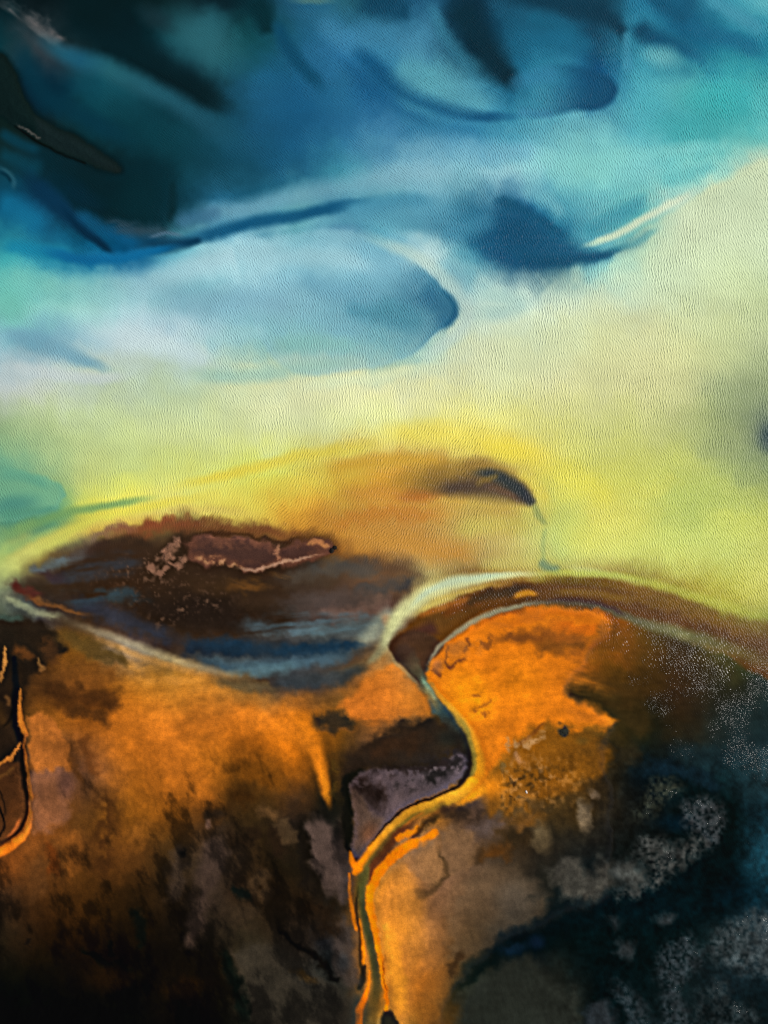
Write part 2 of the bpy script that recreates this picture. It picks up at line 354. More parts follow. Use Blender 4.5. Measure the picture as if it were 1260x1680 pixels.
# ------------------------------------------------------------ the drowned brown bar
LENS=[(8,958),(45,930),(105,905),(165,878),(220,862),(275,852),(330,862),(400,868),(470,878),(545,886),(610,905),(690,940),(680,965),(652,1000),(632,1040),(615,1078),(565,1118),(500,1134),(430,1128),(370,1112),(290,1085),(215,1058),(150,1032),(80,1010),(25,985)]
P(LENS,(62,42,31),.72,46,[('M',8)])
def lens_east():
    sl, sd = poly_field(LENS, [('M',6)], 60)
    a = sstep(0, 40, sd) * sstep(430, 700, U[sl]) * sstep(1040, 930, V[sl])
    _blend(sl, (.32 * a).astype(np.float32), hexrgb((142,104,66)))

S([(300,872,10),(420,876,12),(540,890,12),(640,915,14)], (150,96,40), .4, .05, [('S',4)])
P([(30,955),(110,925),(190,895),(250,880),(330,885),(470,895),(550,910),(560,950),(500,1000),(440,1050),(320,1055),(220,1030),(120,1000),(50,978)],(50,36,25),.8,44,[('M',10)])
S([(130,880,14),(200,862,14),(280,848,10)], (200,160,70), .5, .05)
S([(200,876,12),(250,866,14),(320,862,14),(420,868,12),(520,882,12)], (104,60,34), .7, .05, [('S',5)])
S([(235,868,8),(262,856,8),(290,846,6)], (140,78,44), .55, .05, [('S',5)])
S([(130,890,12),(180,872,10),(230,862,8)], (120,98,84), .5, .1, [('S',6)])
S([(560,880,24),(640,890,30),(720,900,30),(800,905,20)], (196,140,58), .8, .1, [('M',6)])
S([(540,870,12),(580,850,16),(660,842,16),(740,845,16)], (190,120,44), .5, .1, [('S',5)])
E(545,915,30,26,(170,106,36),.6,.1,0,[('S',6)])
E(340,1005,130,36,(34,26,22),.8,.1,8,[('M',10)])
E(380,960,80,22,(60,42,26),.6,.1,0,[('S',5)])
S([(370,965,10),(430,955,13),(490,950,10)], (100,64,30), .7, .1, [('S',4)], ('ens',-.5,.4))
S([(70,955,14),(130,938,18),(190,925,20),(240,915,14)], (50,56,64), .6, .05, [('S',6)], ('hs',-.9,.6))
S([(90,975,12),(140,980,14),(200,975,16),(250,985,10)], (50,80,94), .6, .05, [('S',5)], ('hs',-.8,.6))
S([(45,938,6),(80,928,9),(115,916,7)], (92,112,118), .5, .05, [('S',3)])
S([(14,956,8),(40,968,10),(70,982,8)], (80,42,34), .85, .2, [('S',4)])
E(85,945,34,16,(52,40,44),.7,.1,20,[('S',5)])
S([(110,985,14),(170,1005,18),(240,1030,16),(300,1055,12)], (46,52,66), .7, .1, [('S',5)])
S([(40,975,4),(90,995,5),(150,1012,4)], (120,78,42), .7, .1, [('S',4)], ('ens',-.3,.5))
S([(2,975,6),(30,990,8),(70,1006,8),(110,1014,6)], (178,182,134), .45, .05, [('S',3)], ('ens',-1.3,.3))
S([(450,958,14),(520,940,22),(590,932,20),(640,940,12)], (76,70,62), .6, .05, [('S',5)])
S([(440,1000,18),(520,985,22),(600,980,20),(660,965,14)], (74,66,64), .6, .05, [('S',5)])
S([(520,1000,14),(590,1005,16),(650,985,14)], (112,88,78), .65, .1, [('S',6)])
S([(570,965,8),(640,962,12),(690,948,10)], (50,54,58), .7, .1, [('S',5)])
S([(380,1030,14),(460,1025,20),(560,1025,20),(620,1015,12)], (80,104,114), .7, .1, [('S',6)], ('hs',-.8,.6))
S([(480,1040,12),(540,1036,18),(600,1030,16),(630,1020,10)], (104,138,144), .4, .05, [('S',3)])
S([(575,1060,10),(612,1040,14),(630,1015,14),(645,995,10)], (176,186,158), .55, .05)
E(634,1016,12,12,(200,150,100),.5,.1)
S([(290,1060,16),(360,1062,22),(430,1066,16)], (26,40,54), .8, .2, [('S',5)])
S([(290,1074,8),(350,1086,12),(410,1094,15),(480,1088,18),(550,1076,16),(600,1060,10)], (58,92,110), .65, .05, [('S',3)])
S([(430,1068,7),(500,1064,10),(560,1058,10),(600,1056,7)], (28,58,80), .75, .15, [('S',4)])
S([(430,1108,10),(480,1114,16),(530,1112,17),(580,1098,12),(610,1084,6)], [(60,66,66),(52,60,66),(58,60,60),(84,72,50),(120,90,50)], .85, .12, [('S',3)])
S([(370,1100,8),(410,1104,11),(450,1098,12),(500,1090,10)], (100,140,146), .42, .06, [('S',3)])
S([(340,1112,10),(400,1124,10),(460,1130,8)], (96,86,58), .6, .1, [('S',4)])
S([(90,1012,5),(165,1038,8),(225,1060,9),(285,1083,9),(345,1100,8),(415,1112,7)], [(140,116,80),(150,136,106),(176,162,126),(200,180,128),(196,170,120),(160,140,90)], .6, .05)
S([(140,1040,5),(220,1072,6),(290,1096,6),(360,1112,5)], (206,150,76), .5, .1)
S([(600,1092,4),(624,1066,8),(634,1036,8)], (150,150,110), .5, .1)
lens_east_done = [lens_east()]
S([(300,1090,8),(400,1092,16),(500,1080,22),(600,1050,18)], (70,96,108), .3, .05)
S([(160,880,10),(240,862,12),(330,858,10)], (132,74,44), .5, .05, [('S',6)])
E(310,1000,150,40,(32,24,20),.6,.1,10,[('M',8)])
E(270,965,150,56,(100,72,54),.35,.1,8,[('S',3)],('fine',.62,1.05))
E(230,935,70,30,(104,76,56),.4,.1,-10,[('S',3)],('g',.75,1.1))
S([(480,928,12),(560,930,16),(630,938,14)], (66,66,64), .5, .05, [('S',4)])
S([(40,940,8),(90,925,10),(150,905,10)], (96,108,112), .45, .05, [('S',4)], ('hs',-.9,.6))
S([(310,1056,12),(410,1064,18),(510,1064,15),(600,1054,9)], (24,46,62), .7, .06, [('S',3)])
S([(430,1112,10),(490,1118,16),(550,1112,15),(605,1090,8)], (50,58,62), .7, .06, [('S',2)])
# dry flecks of old crust
for k,(u,v,r) in enumerate([(255,920,26),(270,1010,24),(225,935,30),(350,985,24),(250,965,20),(300,1000,14)]):
    E(u,v,r*1.5,r,(104,76,58),.5,.1,-15,[('S',5)],('g',.45,.8))
# ------------------------------------------------------------ the golden arm round the spit
S([(630,1074,4),(637,1038,11),(660,1004,16),(702,974,17),(752,956,15),(800,948,10),(850,943,6),(900,940,4)], (208,208,146), .92, .22)
S([(668,1000,4),(700,972,6),(745,954,8),(795,946,6),(840,942,4)], (182,204,176), .5, .1)
S([(672,1016,5),(715,988,7),(770,968,6),(830,956,5)], (204,180,90), .6, .12)
P([(640,1062),(655,1036),(690,1010),(740,988),(790,968),(850,958),(930,951),(1010,955),(1090,972),(1180,1003),(1290,1035),(1290,1130),(1190,1075),(1100,1040),(1020,1012),(960,996),(880,992),(800,1004),(748,1034),(708,1066),(692,1112),(676,1104),(656,1084)], (92,58,24), .93, 12, [('S',2)])
S([(860,954,7),(940,952,9),(1030,962,11),(1120,988,13),(1200,1014,15),(1290,1042,16)], [(120,100,24),(104,84,18),(130,96,28),(124,98,28),(130,118,36),(150,150,56)], .75, .1)
S([(860,942,5),(940,940,6),(1030,948,8),(1120,972,10),(1200,998,12),(1290,1024,14)], (176,180,70), .6, .1)
S([(1000,975,8),(1080,990,10),(1160,1015,12),(1260,1050,14)], (118,84,20), .6, .1, [('S',4)])
S([(655,1052,10),(690,1040,16),(720,1025,14)], (70,42,34), .85, .2)
S([(680,1015,5),(730,995,7),(780,980,6)], (160,100,40), .75, .1)
S([(720,1012,7),(755,996,8),(800,985,6)], (112,60,22), .6, .1)
S([(755,1000,8),(790,980,11),(830,970,9),(880,968,6)], (64,46,26), .75, .1,[('S',3)])
S([(840,980,5),(862,974,7),(885,974,4)], (190,124,30), .85, .2)
S([(900,970,6),(970,972,8),(1040,985,8)], (126,92,28), .6, .1)
S([(672,1078,8),(685,1095,10),(690,1108,8)], (56,40,30), .8, .2)
S([(648,1078,4),(662,1094,4),(684,1116,4)], (110,92,56), .6, .15)
S([(722,1060,3),(750,1034,4),(800,1008,5),(860,993,5),(920,987,5),(985,995,6),(1050,1020,9),(1120,1040,12),(1200,1066,14),(1290,1100,14)], [(130,116,84),(134,122,88),(130,116,78),(112,90,60),(100,84,64),(92,88,70),(100,106,80),(116,130,88),(118,130,80),(120,130,70)], .6, .14)
S([(890,984,3),(950,984,4),(1000,996,4),(1030,1012,3)], (70,40,36), .6, .1)
# spit
P([(703,1096),(712,1075),(745,1044),(800,1014),(860,1002),(930,998),(985,1006),(1004,1024),(992,1044),(968,1062),(978,1082),(955,1092),(940,1114),(926,1132),(960,1152),(1012,1186),(960,1202),(905,1195),(858,1208),(815,1250),(785,1300),(760,1310),(782,1262),(776,1222),(752,1182),(718,1142),(700,1118)], (222,120,20), .93, 13, [('S',4)])
S([(1010,1030,24),(985,1075,30),(955,1110,22)], (150,86,24), .6, .05, [('S',5)], ('hs',-.9,.7))
S([(960,1040,20),(1040,1060,30),(1100,1090,30)], (92,58,22), .5, .05, [('S',5)])
E(770,1140,60,50,(250,148,16),.8,.1,40)
E(850,1120,60,60,(236,132,18),.7,.1)
S([(812,1032,8),(870,1012,10),(930,1008,8),(985,1020,6)], (190,96,18), .5, .1,[('S',4)])
S([(800,1050,8),(860,1044,14),(920,1044,18),(985,1050,14)], (112,62,24), .75, .08, [('S',5)])
S([(870,1064,10),(920,1062,14),(975,1058,12)], (96,58,24), .6, .1, [('S',6)])
S([(900,1025,8),(950,1030,10),(990,1030,6)], (206,100,18), .7, .1, [('S',4)])
S([(950,1085,12),(985,1070,14),(1030,1050,20)], (110,70,22), .6, .1, [('S',6)])
for pts in ([(738,1048,2),(732,1070,3),(734,1092,3),(748,1096,3)],[(766,1042,2),(768,1058,3),(762,1072,4)],[(734,1096,3),(745,1090,3),(770,1076,3)],[(712,1100,4),(722,1108,3)]):
    S(pts,(112,62,28),.75,.1,[('T',3)])
E(745,1068,20,20,(190,112,40),.6,.1)
E(718,1092,14,16,(176,108,60),.7,.1)
E(795,1055,26,10,(120,66,24),.7,.1,-20,[('S',5)],('g',-.3,.4))
for u,v in ((782,1140),(790,1158),(796,1170),(800,1150),(778,1165)):
    E(u,v,8,4,(140,78,26),.6,.1,-30,[('T',4)])
P([(926,1130),(948,1127),(1000,1138),(1060,1148),(1060,1204),(1020,1187),(985,1166),(955,1152),(936,1143)], (50,39,19), .85, 22, [('S',3)])
S([(930,1132,4),(960,1140,8),(1010,1160,12)], (34,28,16), .6, .08, [('S',5)], ('ens',-.5,.5))
S([(980,1110,20),(1040,1120,26),(1100,1130,30)], (58,40,16), .7, .1, [('M',8)])
E(1000,1100,40,26,(92,60,18),.6,.1,20,[('S',6)])
E(950,1170,34,14,(206,112,24),.6,.1,25,[('S',4)])
S([(880,1200,16),(950,1205,18),(1010,1195,12)], (118,78,22), .7, .1, [('S',4)], ('hs',-.7,.5))
S([(940,1225,12),(1000,1235,18),(1060,1235,20)], (40,34,22), .7, .1, [('S',6)])
P([(856,1206),(880,1186),(905,1190),(950,1205),(985,1215),(1000,1250),(970,1280),(930,1300),(880,1320),(840,1340),(800,1330),(790,1290),(820,1246)], (128,78,17), .75, 22, [('S',6)])
S([(842,1224,4),(862,1212,3),(884,1192,3),(896,1184,2)], (120,66,20), .7, .1,[('T',2)])
S([(826,1224,10),(850,1222,12),(890,1204,10)], (170,120,66), .6, .08, [('S',5)], ('g',-.5,.5))
P([(824,1222),(840,1213),(858,1219),(870,1209),(882,1195),(892,1201),(886,1217),(866,1230),(848,1225),(832,1230)], (176,130,78), .6, 5, [('S',5)], ('g',-1.2,.3))
S([(845,1240,6),(855,1248,8)], (176,122,74), .7, .1, [('S',5)])
E(830,1255,16,20,(110,84,40),.6,.1,0,[('S',6)],('g',-.2,.4))
E(924,1200,9,9,(40,44,38),.95,.3,0,[('T',3)])
E(918,1186,5,3,(80,56,24),.7,.2)
E(955,1215,14,8,(90,66,24),.5,.1)
E(885,1285,80,56,(166,116,62),.7,.1,0,[('S',4)],('g',.15,.8))
E(890,1300,80,56,(56,38,14),.7,.1,0,[('S',4)],('h',.1,.7))
E(840,1300,40,50,(60,42,18),.6,.1,0,[('S',4)],('h',.0,.6))
E(870,1310,60,26,(150,104,50),.55,.1,-10,[('S',6)],('e',-.2,.5))
E(860,1350,70,40,(52,38,18),.6,.05,-20,[('S',7)],('e',-.8,.5))
E(840,1340,60,20,(90,66,34),.6,.1,-10,[('S',6)],('f',0,.5))
P([(590,1130),(625,1098),(648,1088),(668,1106),(690,1126),(700,1150),(706,1172),(660,1176),(600,1186),(556,1160)], (206,120,38), .75, 18, [('S',4)])
S([(880,1020,14),(940,1050,24),(950,1090,24),(920,1120,16)], (170,92,26), .5, .05, [('S',6)], ('hs',-.8,.6))
S([(790,1030,10),(850,1015,12),(930,1006,12),(990,1014,8)], (190,104,30), .5, .05, [('S',4)], ('ens',-.6,.6))
S([(720,1080,12),(760,1060,14),(800,1062,14)], (176,104,40), .6, .05, [('S',5)], ('e',-.8,.5))
E(960,1180,50,18,(196,108,26),.5,.05,20,[('S',6)],('ens',-.6,.5))
E(870,1170,60,26,(216,118,20),.5,.05,0,[('S',6)],('e',-.6,.6))
S([(920,1105,16),(990,1130,30),(1060,1150,34)], (62,44,20), .6, .05, [('S',7)], ('ens',-.8,.6))
S([(985,1010,14),(1010,1050,24),(1000,1090,24)], (110,66,22), .6, .05, [('S',7)], ('ens',-.9,.6))
# ------------------------------------------------------------ creek
P([(636,1058),(650,1082),(672,1106),(688,1124),(697,1112),(699,1096),(708,1080),(728,1058),(690,1036),(660,1038)], (68,46,32), .92, 8, [('T',1)])
S([(664,1074,24),(690,1110,10),(705,1138,9),(726,1168,14),(752,1204,20),(764,1240,20),(768,1270,13),(750,1294,6)], [(62,44,34),(86,78,54),(104,116,86),(58,76,72),(48,50,40),(36,34,24),(36,32,24),(34,28,20)], .95, .45, [('T',1.5)])
S([(690,1108,3),(706,1134,5),(716,1150,3)], (132,150,116), .8, .2)
S([(704,1150,4),(712,1166,5)], (44,74,84), .8, .2)
S([(698,1110,3),(724,1144,5),(752,1176,8),(774,1208,9),(785,1245,11),(782,1275,12),(766,1298,10)], [(200,150,60),(226,158,44),(232,160,46),(232,154,34),(240,158,28),(240,156,26)], .85, .25)
S([(740,1165,6),(764,1195,6),(776,1230,5),(778,1262,5),(764,1288,4)], (128,118,52), .6, .2)
S([(638,1064,2),(650,1088,3.4),(674,1110,3.4),(692,1128,3)], (150,126,84), .6, .15)
S([(700,1092,2),(712,1072,3),(732,1050,4.5),(766,1026,5),(806,1006,5),(852,994,4),(900,988,3)], (152,136,104), .8, .15)
# dark marsh west of the bend
S([(505,1185,14),(545,1184,18),(580,1180,10)], (58,48,32), .85, .2, [('S',6)])
S([(520,1202,5),(570,1196,6),(620,1180,5)], (130,84,34), .6, .1, [('S',5)], ('ens',-.4,.5))
P([(556,1258),(566,1236),(600,1216),(640,1196),(700,1178),(735,1184),(762,1220),(766,1256),(745,1282),(680,1278),(620,1262),(590,1270),(565,1300)], (38,30,22), .93, 26, [('S',3)])
S([(570,1240,8),(640,1200,10),(720,1178,8)], (44,32,20), .7, .05, [('S',5)], ('ens',-.6,.4))
S([(600,1240,14),(650,1222,20),(710,1205,20)], (56,36,20), .6, .1, [('S',6)])
E(735,1210,24,20,(26,28,24),.7,.1)
S([(595,1205,12),(650,1180,14),(700,1165,10)], (150,98,44), .65, .1, [('S',6)], ('ne',-.5,.5))
E(680,1150,50,30,(200,118,34),.6,.1)
E(655,1165,30,10,(150,90,34),.5,.1,0,[('S',5)],('g',-.2,.4))
S([(506,1188,9),(545,1186,15),(578,1180,10)], (52,43,28), .85, .1, [('S',5)])
S([(552,1222,12),(560,1260,14),(552,1300,12)], (62,46,20), .6, .05, [('S',6)], ('e',-.9,.5))
# grey sandbar inside the bend
SANDBAR=[(572,1288),(592,1266),(622,1262),(650,1262),(690,1258),(722,1252),(742,1240),(758,1234),(766,1246),(765,1262),(752,1280),(715,1302),(674,1318),(650,1336),(628,1358),(606,1386),(592,1404),(578,1404),(580,1370),(582,1330)]
P([(560,1270),(590,1260),(600,1280),(580,1320),(582,1380),(590,1410),(572,1410),(562,1360)], (20,20,14), .9, 8, [('S',3)])
P(SANDBAR,(84,73,77),.95,7,[('T',2)])
P([(574,1292),(590,1300),(612,1330),(632,1352),(600,1400),(580,1400),(582,1340)],(92,74,60),.8,14,[('S',4)])
E(606,1366,20,26,(116,76,48),.6,.1,20)
S([(660,1268,16),(672,1284,18),(664,1298,10)], (28,26,24), .85, .2, [('S',8)], ('e',-.6,.3))
S([(735,1262,14),(715,1276,12),(700,1288,8)], (26,24,22), .8, .2, [('S',8)], ('f',-.5,.3))
S([(742,1250,12),(756,1256,10)], (40,36,36), .7, .1, [('S',6)], ('g',-.3,.3))
S([(590,1276,6),(612,1292,9),(634,1316,8)], (34,24,20), .85, .2, [('S',7)], ('e',-.8,.2))
S([(582,1290,7),(600,1300,8),(622,1322,7)], (44,32,26), .7, .1, [('S',7)], ('f',-.5,.3))
S([(700,1270,8),(712,1262,8)], (124,108,108), .5, .1, [('S',4)])
S([(728,1250,12),(748,1242,16),(760,1250,10)], (36,31,32), .9, .1, [('T',2)], ('g',-1.0,.3))
S([(680,1270,22),(730,1256,22),(758,1248,14)], (34,30,30), .85, .1, [('T',3)], ('g',-.9,.4))
S([(590,1268,10),(640,1264,10),(700,1260,9),(750,1240,8)], (38,30,28), .85, .1, [('S',5)], ('g',-.8,.3))
S([(578,1282,14),(606,1298,18),(640,1320,12)], (36,26,22), .8, .1, [('S',5)], ('ens',-.7,.4))
S([(586,1300,10),(610,1320,12),(624,1345,8)], (44,34,28), .6, .1, [('S',5)], ('se',-.7,.4))
S([(750,1292,4),(712,1308,3.2),(672,1322,3.2),(648,1340,3),(626,1362,2.6),(606,1388,2.2)], (22,16,10), .95, .4, [('T',1)])
# outflow
S([(776,1282,11),(750,1304,11),(710,1320,10),(672,1336,11),(645,1360,12),(618,1388,13),(598,1412,12),(584,1430,8)], [(236,156,26),(214,146,36),(200,140,36),(192,132,34),(186,130,36),(220,140,30),(236,134,14),(240,130,10)], .95, .5)
E(802,1288,34,28,(230,132,20),.75,.05)
S([(800,1290,8),(775,1304,9),(740,1324,7)], (236,150,24), .6, .12)
S([(778,1294,4),(748,1312,5),(706,1329,6),(672,1345,7),(645,1370,8),(622,1397,9),(603,1424,11),(592,1450,12),(595,1480,12),(602,1515,12),(610,1550,12),(616,1585,11),(618,1620,11),(612,1655,13),(604,1700,16)], [(160,124,40),(140,108,36),(126,98,32),(116,92,32),(110,88,34),(102,86,36),(94,84,34),(84,80,34),(72,72,34),(64,68,32),(60,66,32),(56,60,30),(50,54,28),(44,48,26),(40,44,24)], .88, .2)
S([(690,1344,4),(664,1360,8),(642,1384,11),(624,1408,11),(610,1436,8),(604,1456,4)], (96,52,20), .85, .25, [('S',2)])
S([(700,1330,3),(680,1342,3),(660,1358,3)], (200,110,30), .5, .2)
S([(700,1352,3),(678,1364,8),(655,1376,8)], (236,126,14), .9, .3, [('T',3)])
S([(730,1334,6),(704,1346,8),(688,1362,6),(668,1384,3)], (60,43,20), .85, .15, [('T',2)])
S([(712,1366,8),(694,1380,10),(668,1388,10),(648,1402,11),(628,1424,10),(612,1448,9),(606,1474,9),(610,1500,9),(616,1530,7),(622,1560,6),(628,1600,5),(634,1636,5),(634,1656,4)], (252,132,6), .95, .5, [('T',1.5)])
S([(574,1398,3),(578,1412,7),(588,1424,8)], (246,130,8), .9, .3)
S([(573,1432,2.4),(573,1462,3),(578,1490,4),(584,1524,4)], (214,112,16), .9, .3)
S([(590,1508,2),(592,1530,4),(596,1560,5),(597,1580,3)], (222,120,14), .9, .3)
S([(588,1450,2),(584,1490,3),(590,1530,3),(592,1580,4),(600,1600,4)], (30,26,12), .7, .2)
S([(598,1585,5),(594,1604,8),(590,1620,6)], (34,32,20), .85, .3)
S([(606,1592,1.6),(604,1612,2.4),(598,1636,6),(590,1656,8),(588,1700,8)], (244,116,4), .95, .4)
P([(622,1470),(640,1440),(670,1430),(690,1470),(690,1560),(676,1620),(668,1680),(652,1680),(644,1640),(632,1580),(622,1530),(616,1490)], (190,124,48), .6, 34)
S([(628,1500,8),(640,1540,16),(648,1590,18),(656,1640,16),(664,1668,8)], (224,146,38), .85, .15, [('S',3)])
E(650,1520,30,40,(216,138,40),.6,.1)
P([(640,1655),(650,1668),(660,1690),(624,1690),(628,1664)], (30,30,22), .9, 6, [('T',2)])
E(622,1676,5,10,(150,120,60),.6,.1,10)
S([(632,1560,1.2),(628,1590,1.2),(636,1640,1.2)], (120,60,10), .6, .2,[('T',2)])
# ------------------------------------------------------------ south-east shoals
E(705,1420,40,36,(150,104,60),.7,.1,-30,[('S',5)])
P([(690,1380),(715,1384),(730,1420),(720,1455),(690,1440),(670,1420)], (142,102,62), .8, 14, [('S',4)])
P([(716,1366),(750,1352),(775,1370),(784,1410),(760,1430),(735,1430),(722,1400)], (128,94,62), .8, 12, [('S',4)])
S([(715,1380,3),(724,1410,4),(730,1440,6),(700,1460,8),(672,1470,6)], (66,48,26), .5, .1, [('S',4)])
E(765,1336,46,26,(50,37,27),.85,.1,-10,[('S',6)],('e',-1.2,.1))
E(740,1330,30,16,(48,34,22),.7,.1,0,[('S',6)])
E(800,1355,36,20,(84,70,64),.7,.1,-20,[('S',6)])
E(850,1375,40,26,(46,34,18),.85,.1,-15,[('S',7)])
E(800,1400,40,20,(60,42,22),.6,.1,-20,[('S',7)])
E(815,1395,34,20,(120,68,18),.5,.05,0,[('S',6)])
E(885,1372,18,30,(94,78,52),.8,.2,-15,[('S',5)])
E(930,1320,70,50,(70,50,22),.5,.1,0,[('M',8)])
E(900,1290,50,20,(150,88,18),.5,.1,-10,[('S',6)])
E(870,1345,40,16,(140,86,24),.4,.1,-10,[('S',6)])
E(958,1338,15,32,(104,88,66),.85,.3,-5,[('S',4)])
E(974,1305,9,14,(100,82,62),.7,.2,-20,[('S',4)])
P([(770,1440),(820,1420),(870,1440),(900,1480),(880,1515),(830,1525),(790,1560),(760,1580),(740,1560),(740,1490)], (96,76,54), .5, 26, [('S',5)])
E(845,1470,44,40,(88,78,66),.5,.1)
S([(736,1600,10),(745,1580,10),(770,1560,8)], (54,36,18), .7, .2, [('S',5)])
S([(728,1690,16),(745,1640,16),(770,1600,18),(810,1570,20),(850,1545,24),(900,1525,24),(960,1500,26),(1030,1490,34),(1110,1470,44),(1180,1420,40),(1200,1350,30),(1160,1290,26),(1090,1270,20)], [(10,14,10),(8,16,14),(6,18,18),(6,18,20),(4,16,20),(3,16,20),(3,18,22),(2,18,22),(2,18,22),(3,16,18),(3,14,14),(4,14,14),(8,20,24)], .8, .15, [('S',5)])
E(840,1555,30,13,(14,32,46),.8,.1,-12,[('S',4)])
E(880,1545,18,16,(14,30,48),.7,.1)
E(1060,1480,90,28,(4,17,21),.6,.1,-15)
E(1150,1300,60,50,(6,20,22),.6,.1)
E(1110,1350,40,20,(4,26,38),.6,.1,0)
E(905,1440,30,30,(34,32,24),.7,.1,0,[('S',6)])
E(880,1470,24,12,(40,38,32),.5,.1,-30,[('S',6)])
E(1262,1400,60,90,(20,58,70),.6,.05,10,[('M',6)])
E(1255,1270,70,60,(26,46,50),.6,.05,20,[('M',6)])
E(1150,1240,80,30,(22,42,48),.6,.1,10,[('M',8)])
S([(1040,1255,14),(1120,1262,14),(1200,1300,14)], (16,34,44), .6, .1, [('S',5)])
# pale grey shoals (their outlines reused for the mounds)
SHOALS = {
 'a': [(898,1430),(915,1414),(938,1406),(956,1414),(968,1430),(988,1412),(1004,1420),(1006,1446),(996,1462),(966,1476),(944,1478),(922,1462),(904,1446)],
 'b': [(1004,1432),(1018,1416),(1040,1414),(1058,1428),(1058,1448),(1042,1458),(1018,1454),(1006,1446)],
 'c': [(1040,1400),(1052,1376),(1080,1372),(1104,1388),(1128,1378),(1150,1372),(1160,1392),(1132,1412),(1104,1432),(1080,1452),(1050,1468),(1020,1474),(1010,1462),(1050,1452),(1066,1436),(1060,1418)],
 'd': [(1118,1352),(1122,1322),(1144,1304),(1168,1308),(1186,1328),(1188,1356),(1176,1384),(1158,1392),(1150,1372),(1130,1366)],
 'e': [(1040,1330),(1060,1292),(1088,1274),(1112,1282),(1116,1302),(1090,1318),(1064,1340),(1046,1346)],
 'f': [(750,1690),(756,1640),(790,1610),(830,1584),(860,1568),(884,1578),(900,1610),(926,1626),(946,1620),(950,1650),(936,1690)],
 'g': [(1010,1560),(1022,1544),(1036,1552),(1036,1568),(1024,1574)],
 'h': [(1078,1508),(1090,1496),(1104,1502),(1100,1514),(1086,1516)],
 'i': [(1158,1560),(1178,1530),(1210,1510),(1275,1498),(1275,1600),(1240,1596),(1210,1590),(1180,1582)],
 'j': [(1076,1580),(1096,1548),(1126,1534),(1146,1552),(1152,1582),(1130,1600),(1120,1640),(1140,1690),(1090,1690),(1084,1630)],
 'k': [(1000,1618),(1022,1614),(1048,1632),(1062,1662),(1072,1690),(1040,1690),(1020,1650)],
 'l': [(960,1660),(980,1642),(1000,1648),(1006,1690),(960,1690)],
 'm': [(1140,1640),(1160,1616),(1190,1612),(1200,1640),(1230,1650),(1250,1690),(1150,1690)],
 'n': [(996,1510),(1010,1502),(1018,1516),(1008,1524)],
}
for k, (c, al, sp) in {'a': ((76,72,63), .85, None), 'b': ((76,77,72), .85, None), 'c': ((84,86,82), .85, 'g'), 'd': ((70,74,76), .8, 'g'), 'e': ((62,66,54), .7, 'g'),
        'f': ((42,46,40), .9, None), 'g': ((58,64,66), .8, None), 'h': ((60,66,68), .8, None), 'i': ((66,76,78), .85, 'g'), 'j': ((54,64,68), .85, 'g'),
        'k': ((46,56,60), .85, 'g'), 'l': ((46,52,56), .85, None), 'm': ((42,52,54), .85, 'g'), 'n': ((48,54,56), .7, None)}.items():
    P(SHOALS[k], tuple(.86 * q for q in c), al, 26, [('S',5)], ('fine', -1.9, 1.1) if sp else None)
E(1100,1405,20,9,(30,34,34),.7,.1,-30,[('S',4)])
S([(1140,1600,5),(1160,1640,7),(1150,1690,8)], (12,22,24), .6, .1,[('S',5)])
# ------------------------------------------------------------ west bank channel
P([(-20,1010),(20,1012),(60,1018),(92,1040),(110,1070),(80,1085),(55,1110),(38,1140),(32,1180),(38,1240),(-20,1400)], (32,24,16), .9, 14, [('S',4)])
S([(-5,1008,8),(15,1015,8),(40,1012,6)], (56,70,60), .8, .2, [('S',3)])
S([(20,1060,10),(40,1070,12),(48,1085,6)], (96,56,24), .75, .2, [('S',3)])
S([(62,1078,3),(68,1094,4)], (150,100,50), .7, .1, [('S',4)])
S([(80,1060,14),(95,1080,14)], (72,44,22), .6, .1, [('S',6)], ('e',-.3,.4))
S([(8,1060,2),(9,1082,4),(4,1105,3),(0,1120,2)], (206,128,52), .9, .3, [('T',1.5)])
S([(6,1140,3),(14,1148,4),(12,1160,4)], (120,84,44), .6, .1)
S([(-5,1160,12),(6,1185,10)], (70,50,22), .6, .1)
S([(24,1080,6),(26,1130,9),(25,1180,8),(33,1215,6),(38,1235,4)], (14,16,18), .9, .3)
S([(34,1130,2),(32,1160,4),(35,1186,7),(42,1204,6)], (230,134,44), .9, .35, [('T',1)])
S([(42,1204,3),(40,1230,3),(45,1262,5),(50,1300,5),(50,1335,6),(44,1364,8),(28,1382,9),(8,1394,9),(-8,1400,10)], [(150,90,40),(190,106,40),(226,128,44),(226,130,46),(226,130,44),(224,122,30),(220,120,26),(216,118,28)], .92, .4, [('T',1)])
P([(-20,1260),(20,1250),(36,1262),(44,1300),(44,1336),(30,1362),(-20,1386)], (74,46,22), .85, 8, [('S',3)])
S([(40,1218,3),(36,1250,5),(42,1290,5),(46,1322,4),(40,1350,4),(22,1372,4),(-8,1388,5)], (14,10,8), .85, .2)
S([(34,1222,2),(22,1240,4),(8,1250,4),(-6,1258,3)], (200,120,44), .9, .3, [('T',2)])
S([(26,1256,3),(12,1268,4),(-5,1280,4)], (96,66,30), .7, .1, [('T',2)])
S([(-5,1318,3),(4,1334,3),(8,1352,2.5),(2,1368,2.5),(-6,1376,3)], (12,9,8), .9, .3)
S([(-5,1290,2),(6,1310,2),(10,1340,2)], (30,20,12), .8, .2)
S([(2,1196,3),(16,1180,3),(20,1160,2)], (18,14,10), .7, .2)
S([(8,1376,2),(26,1360,3),(36,1340,3)], (170,92,40), .6, .2)
P([(44,1172),(66,1168),(84,1176),(100,1190),(108,1208),(112,1228),(126,1252),(112,1266),(84,1262),(60,1268),(48,1262),(46,1210)], (170,106,42), .85, 10, [('S',5)])
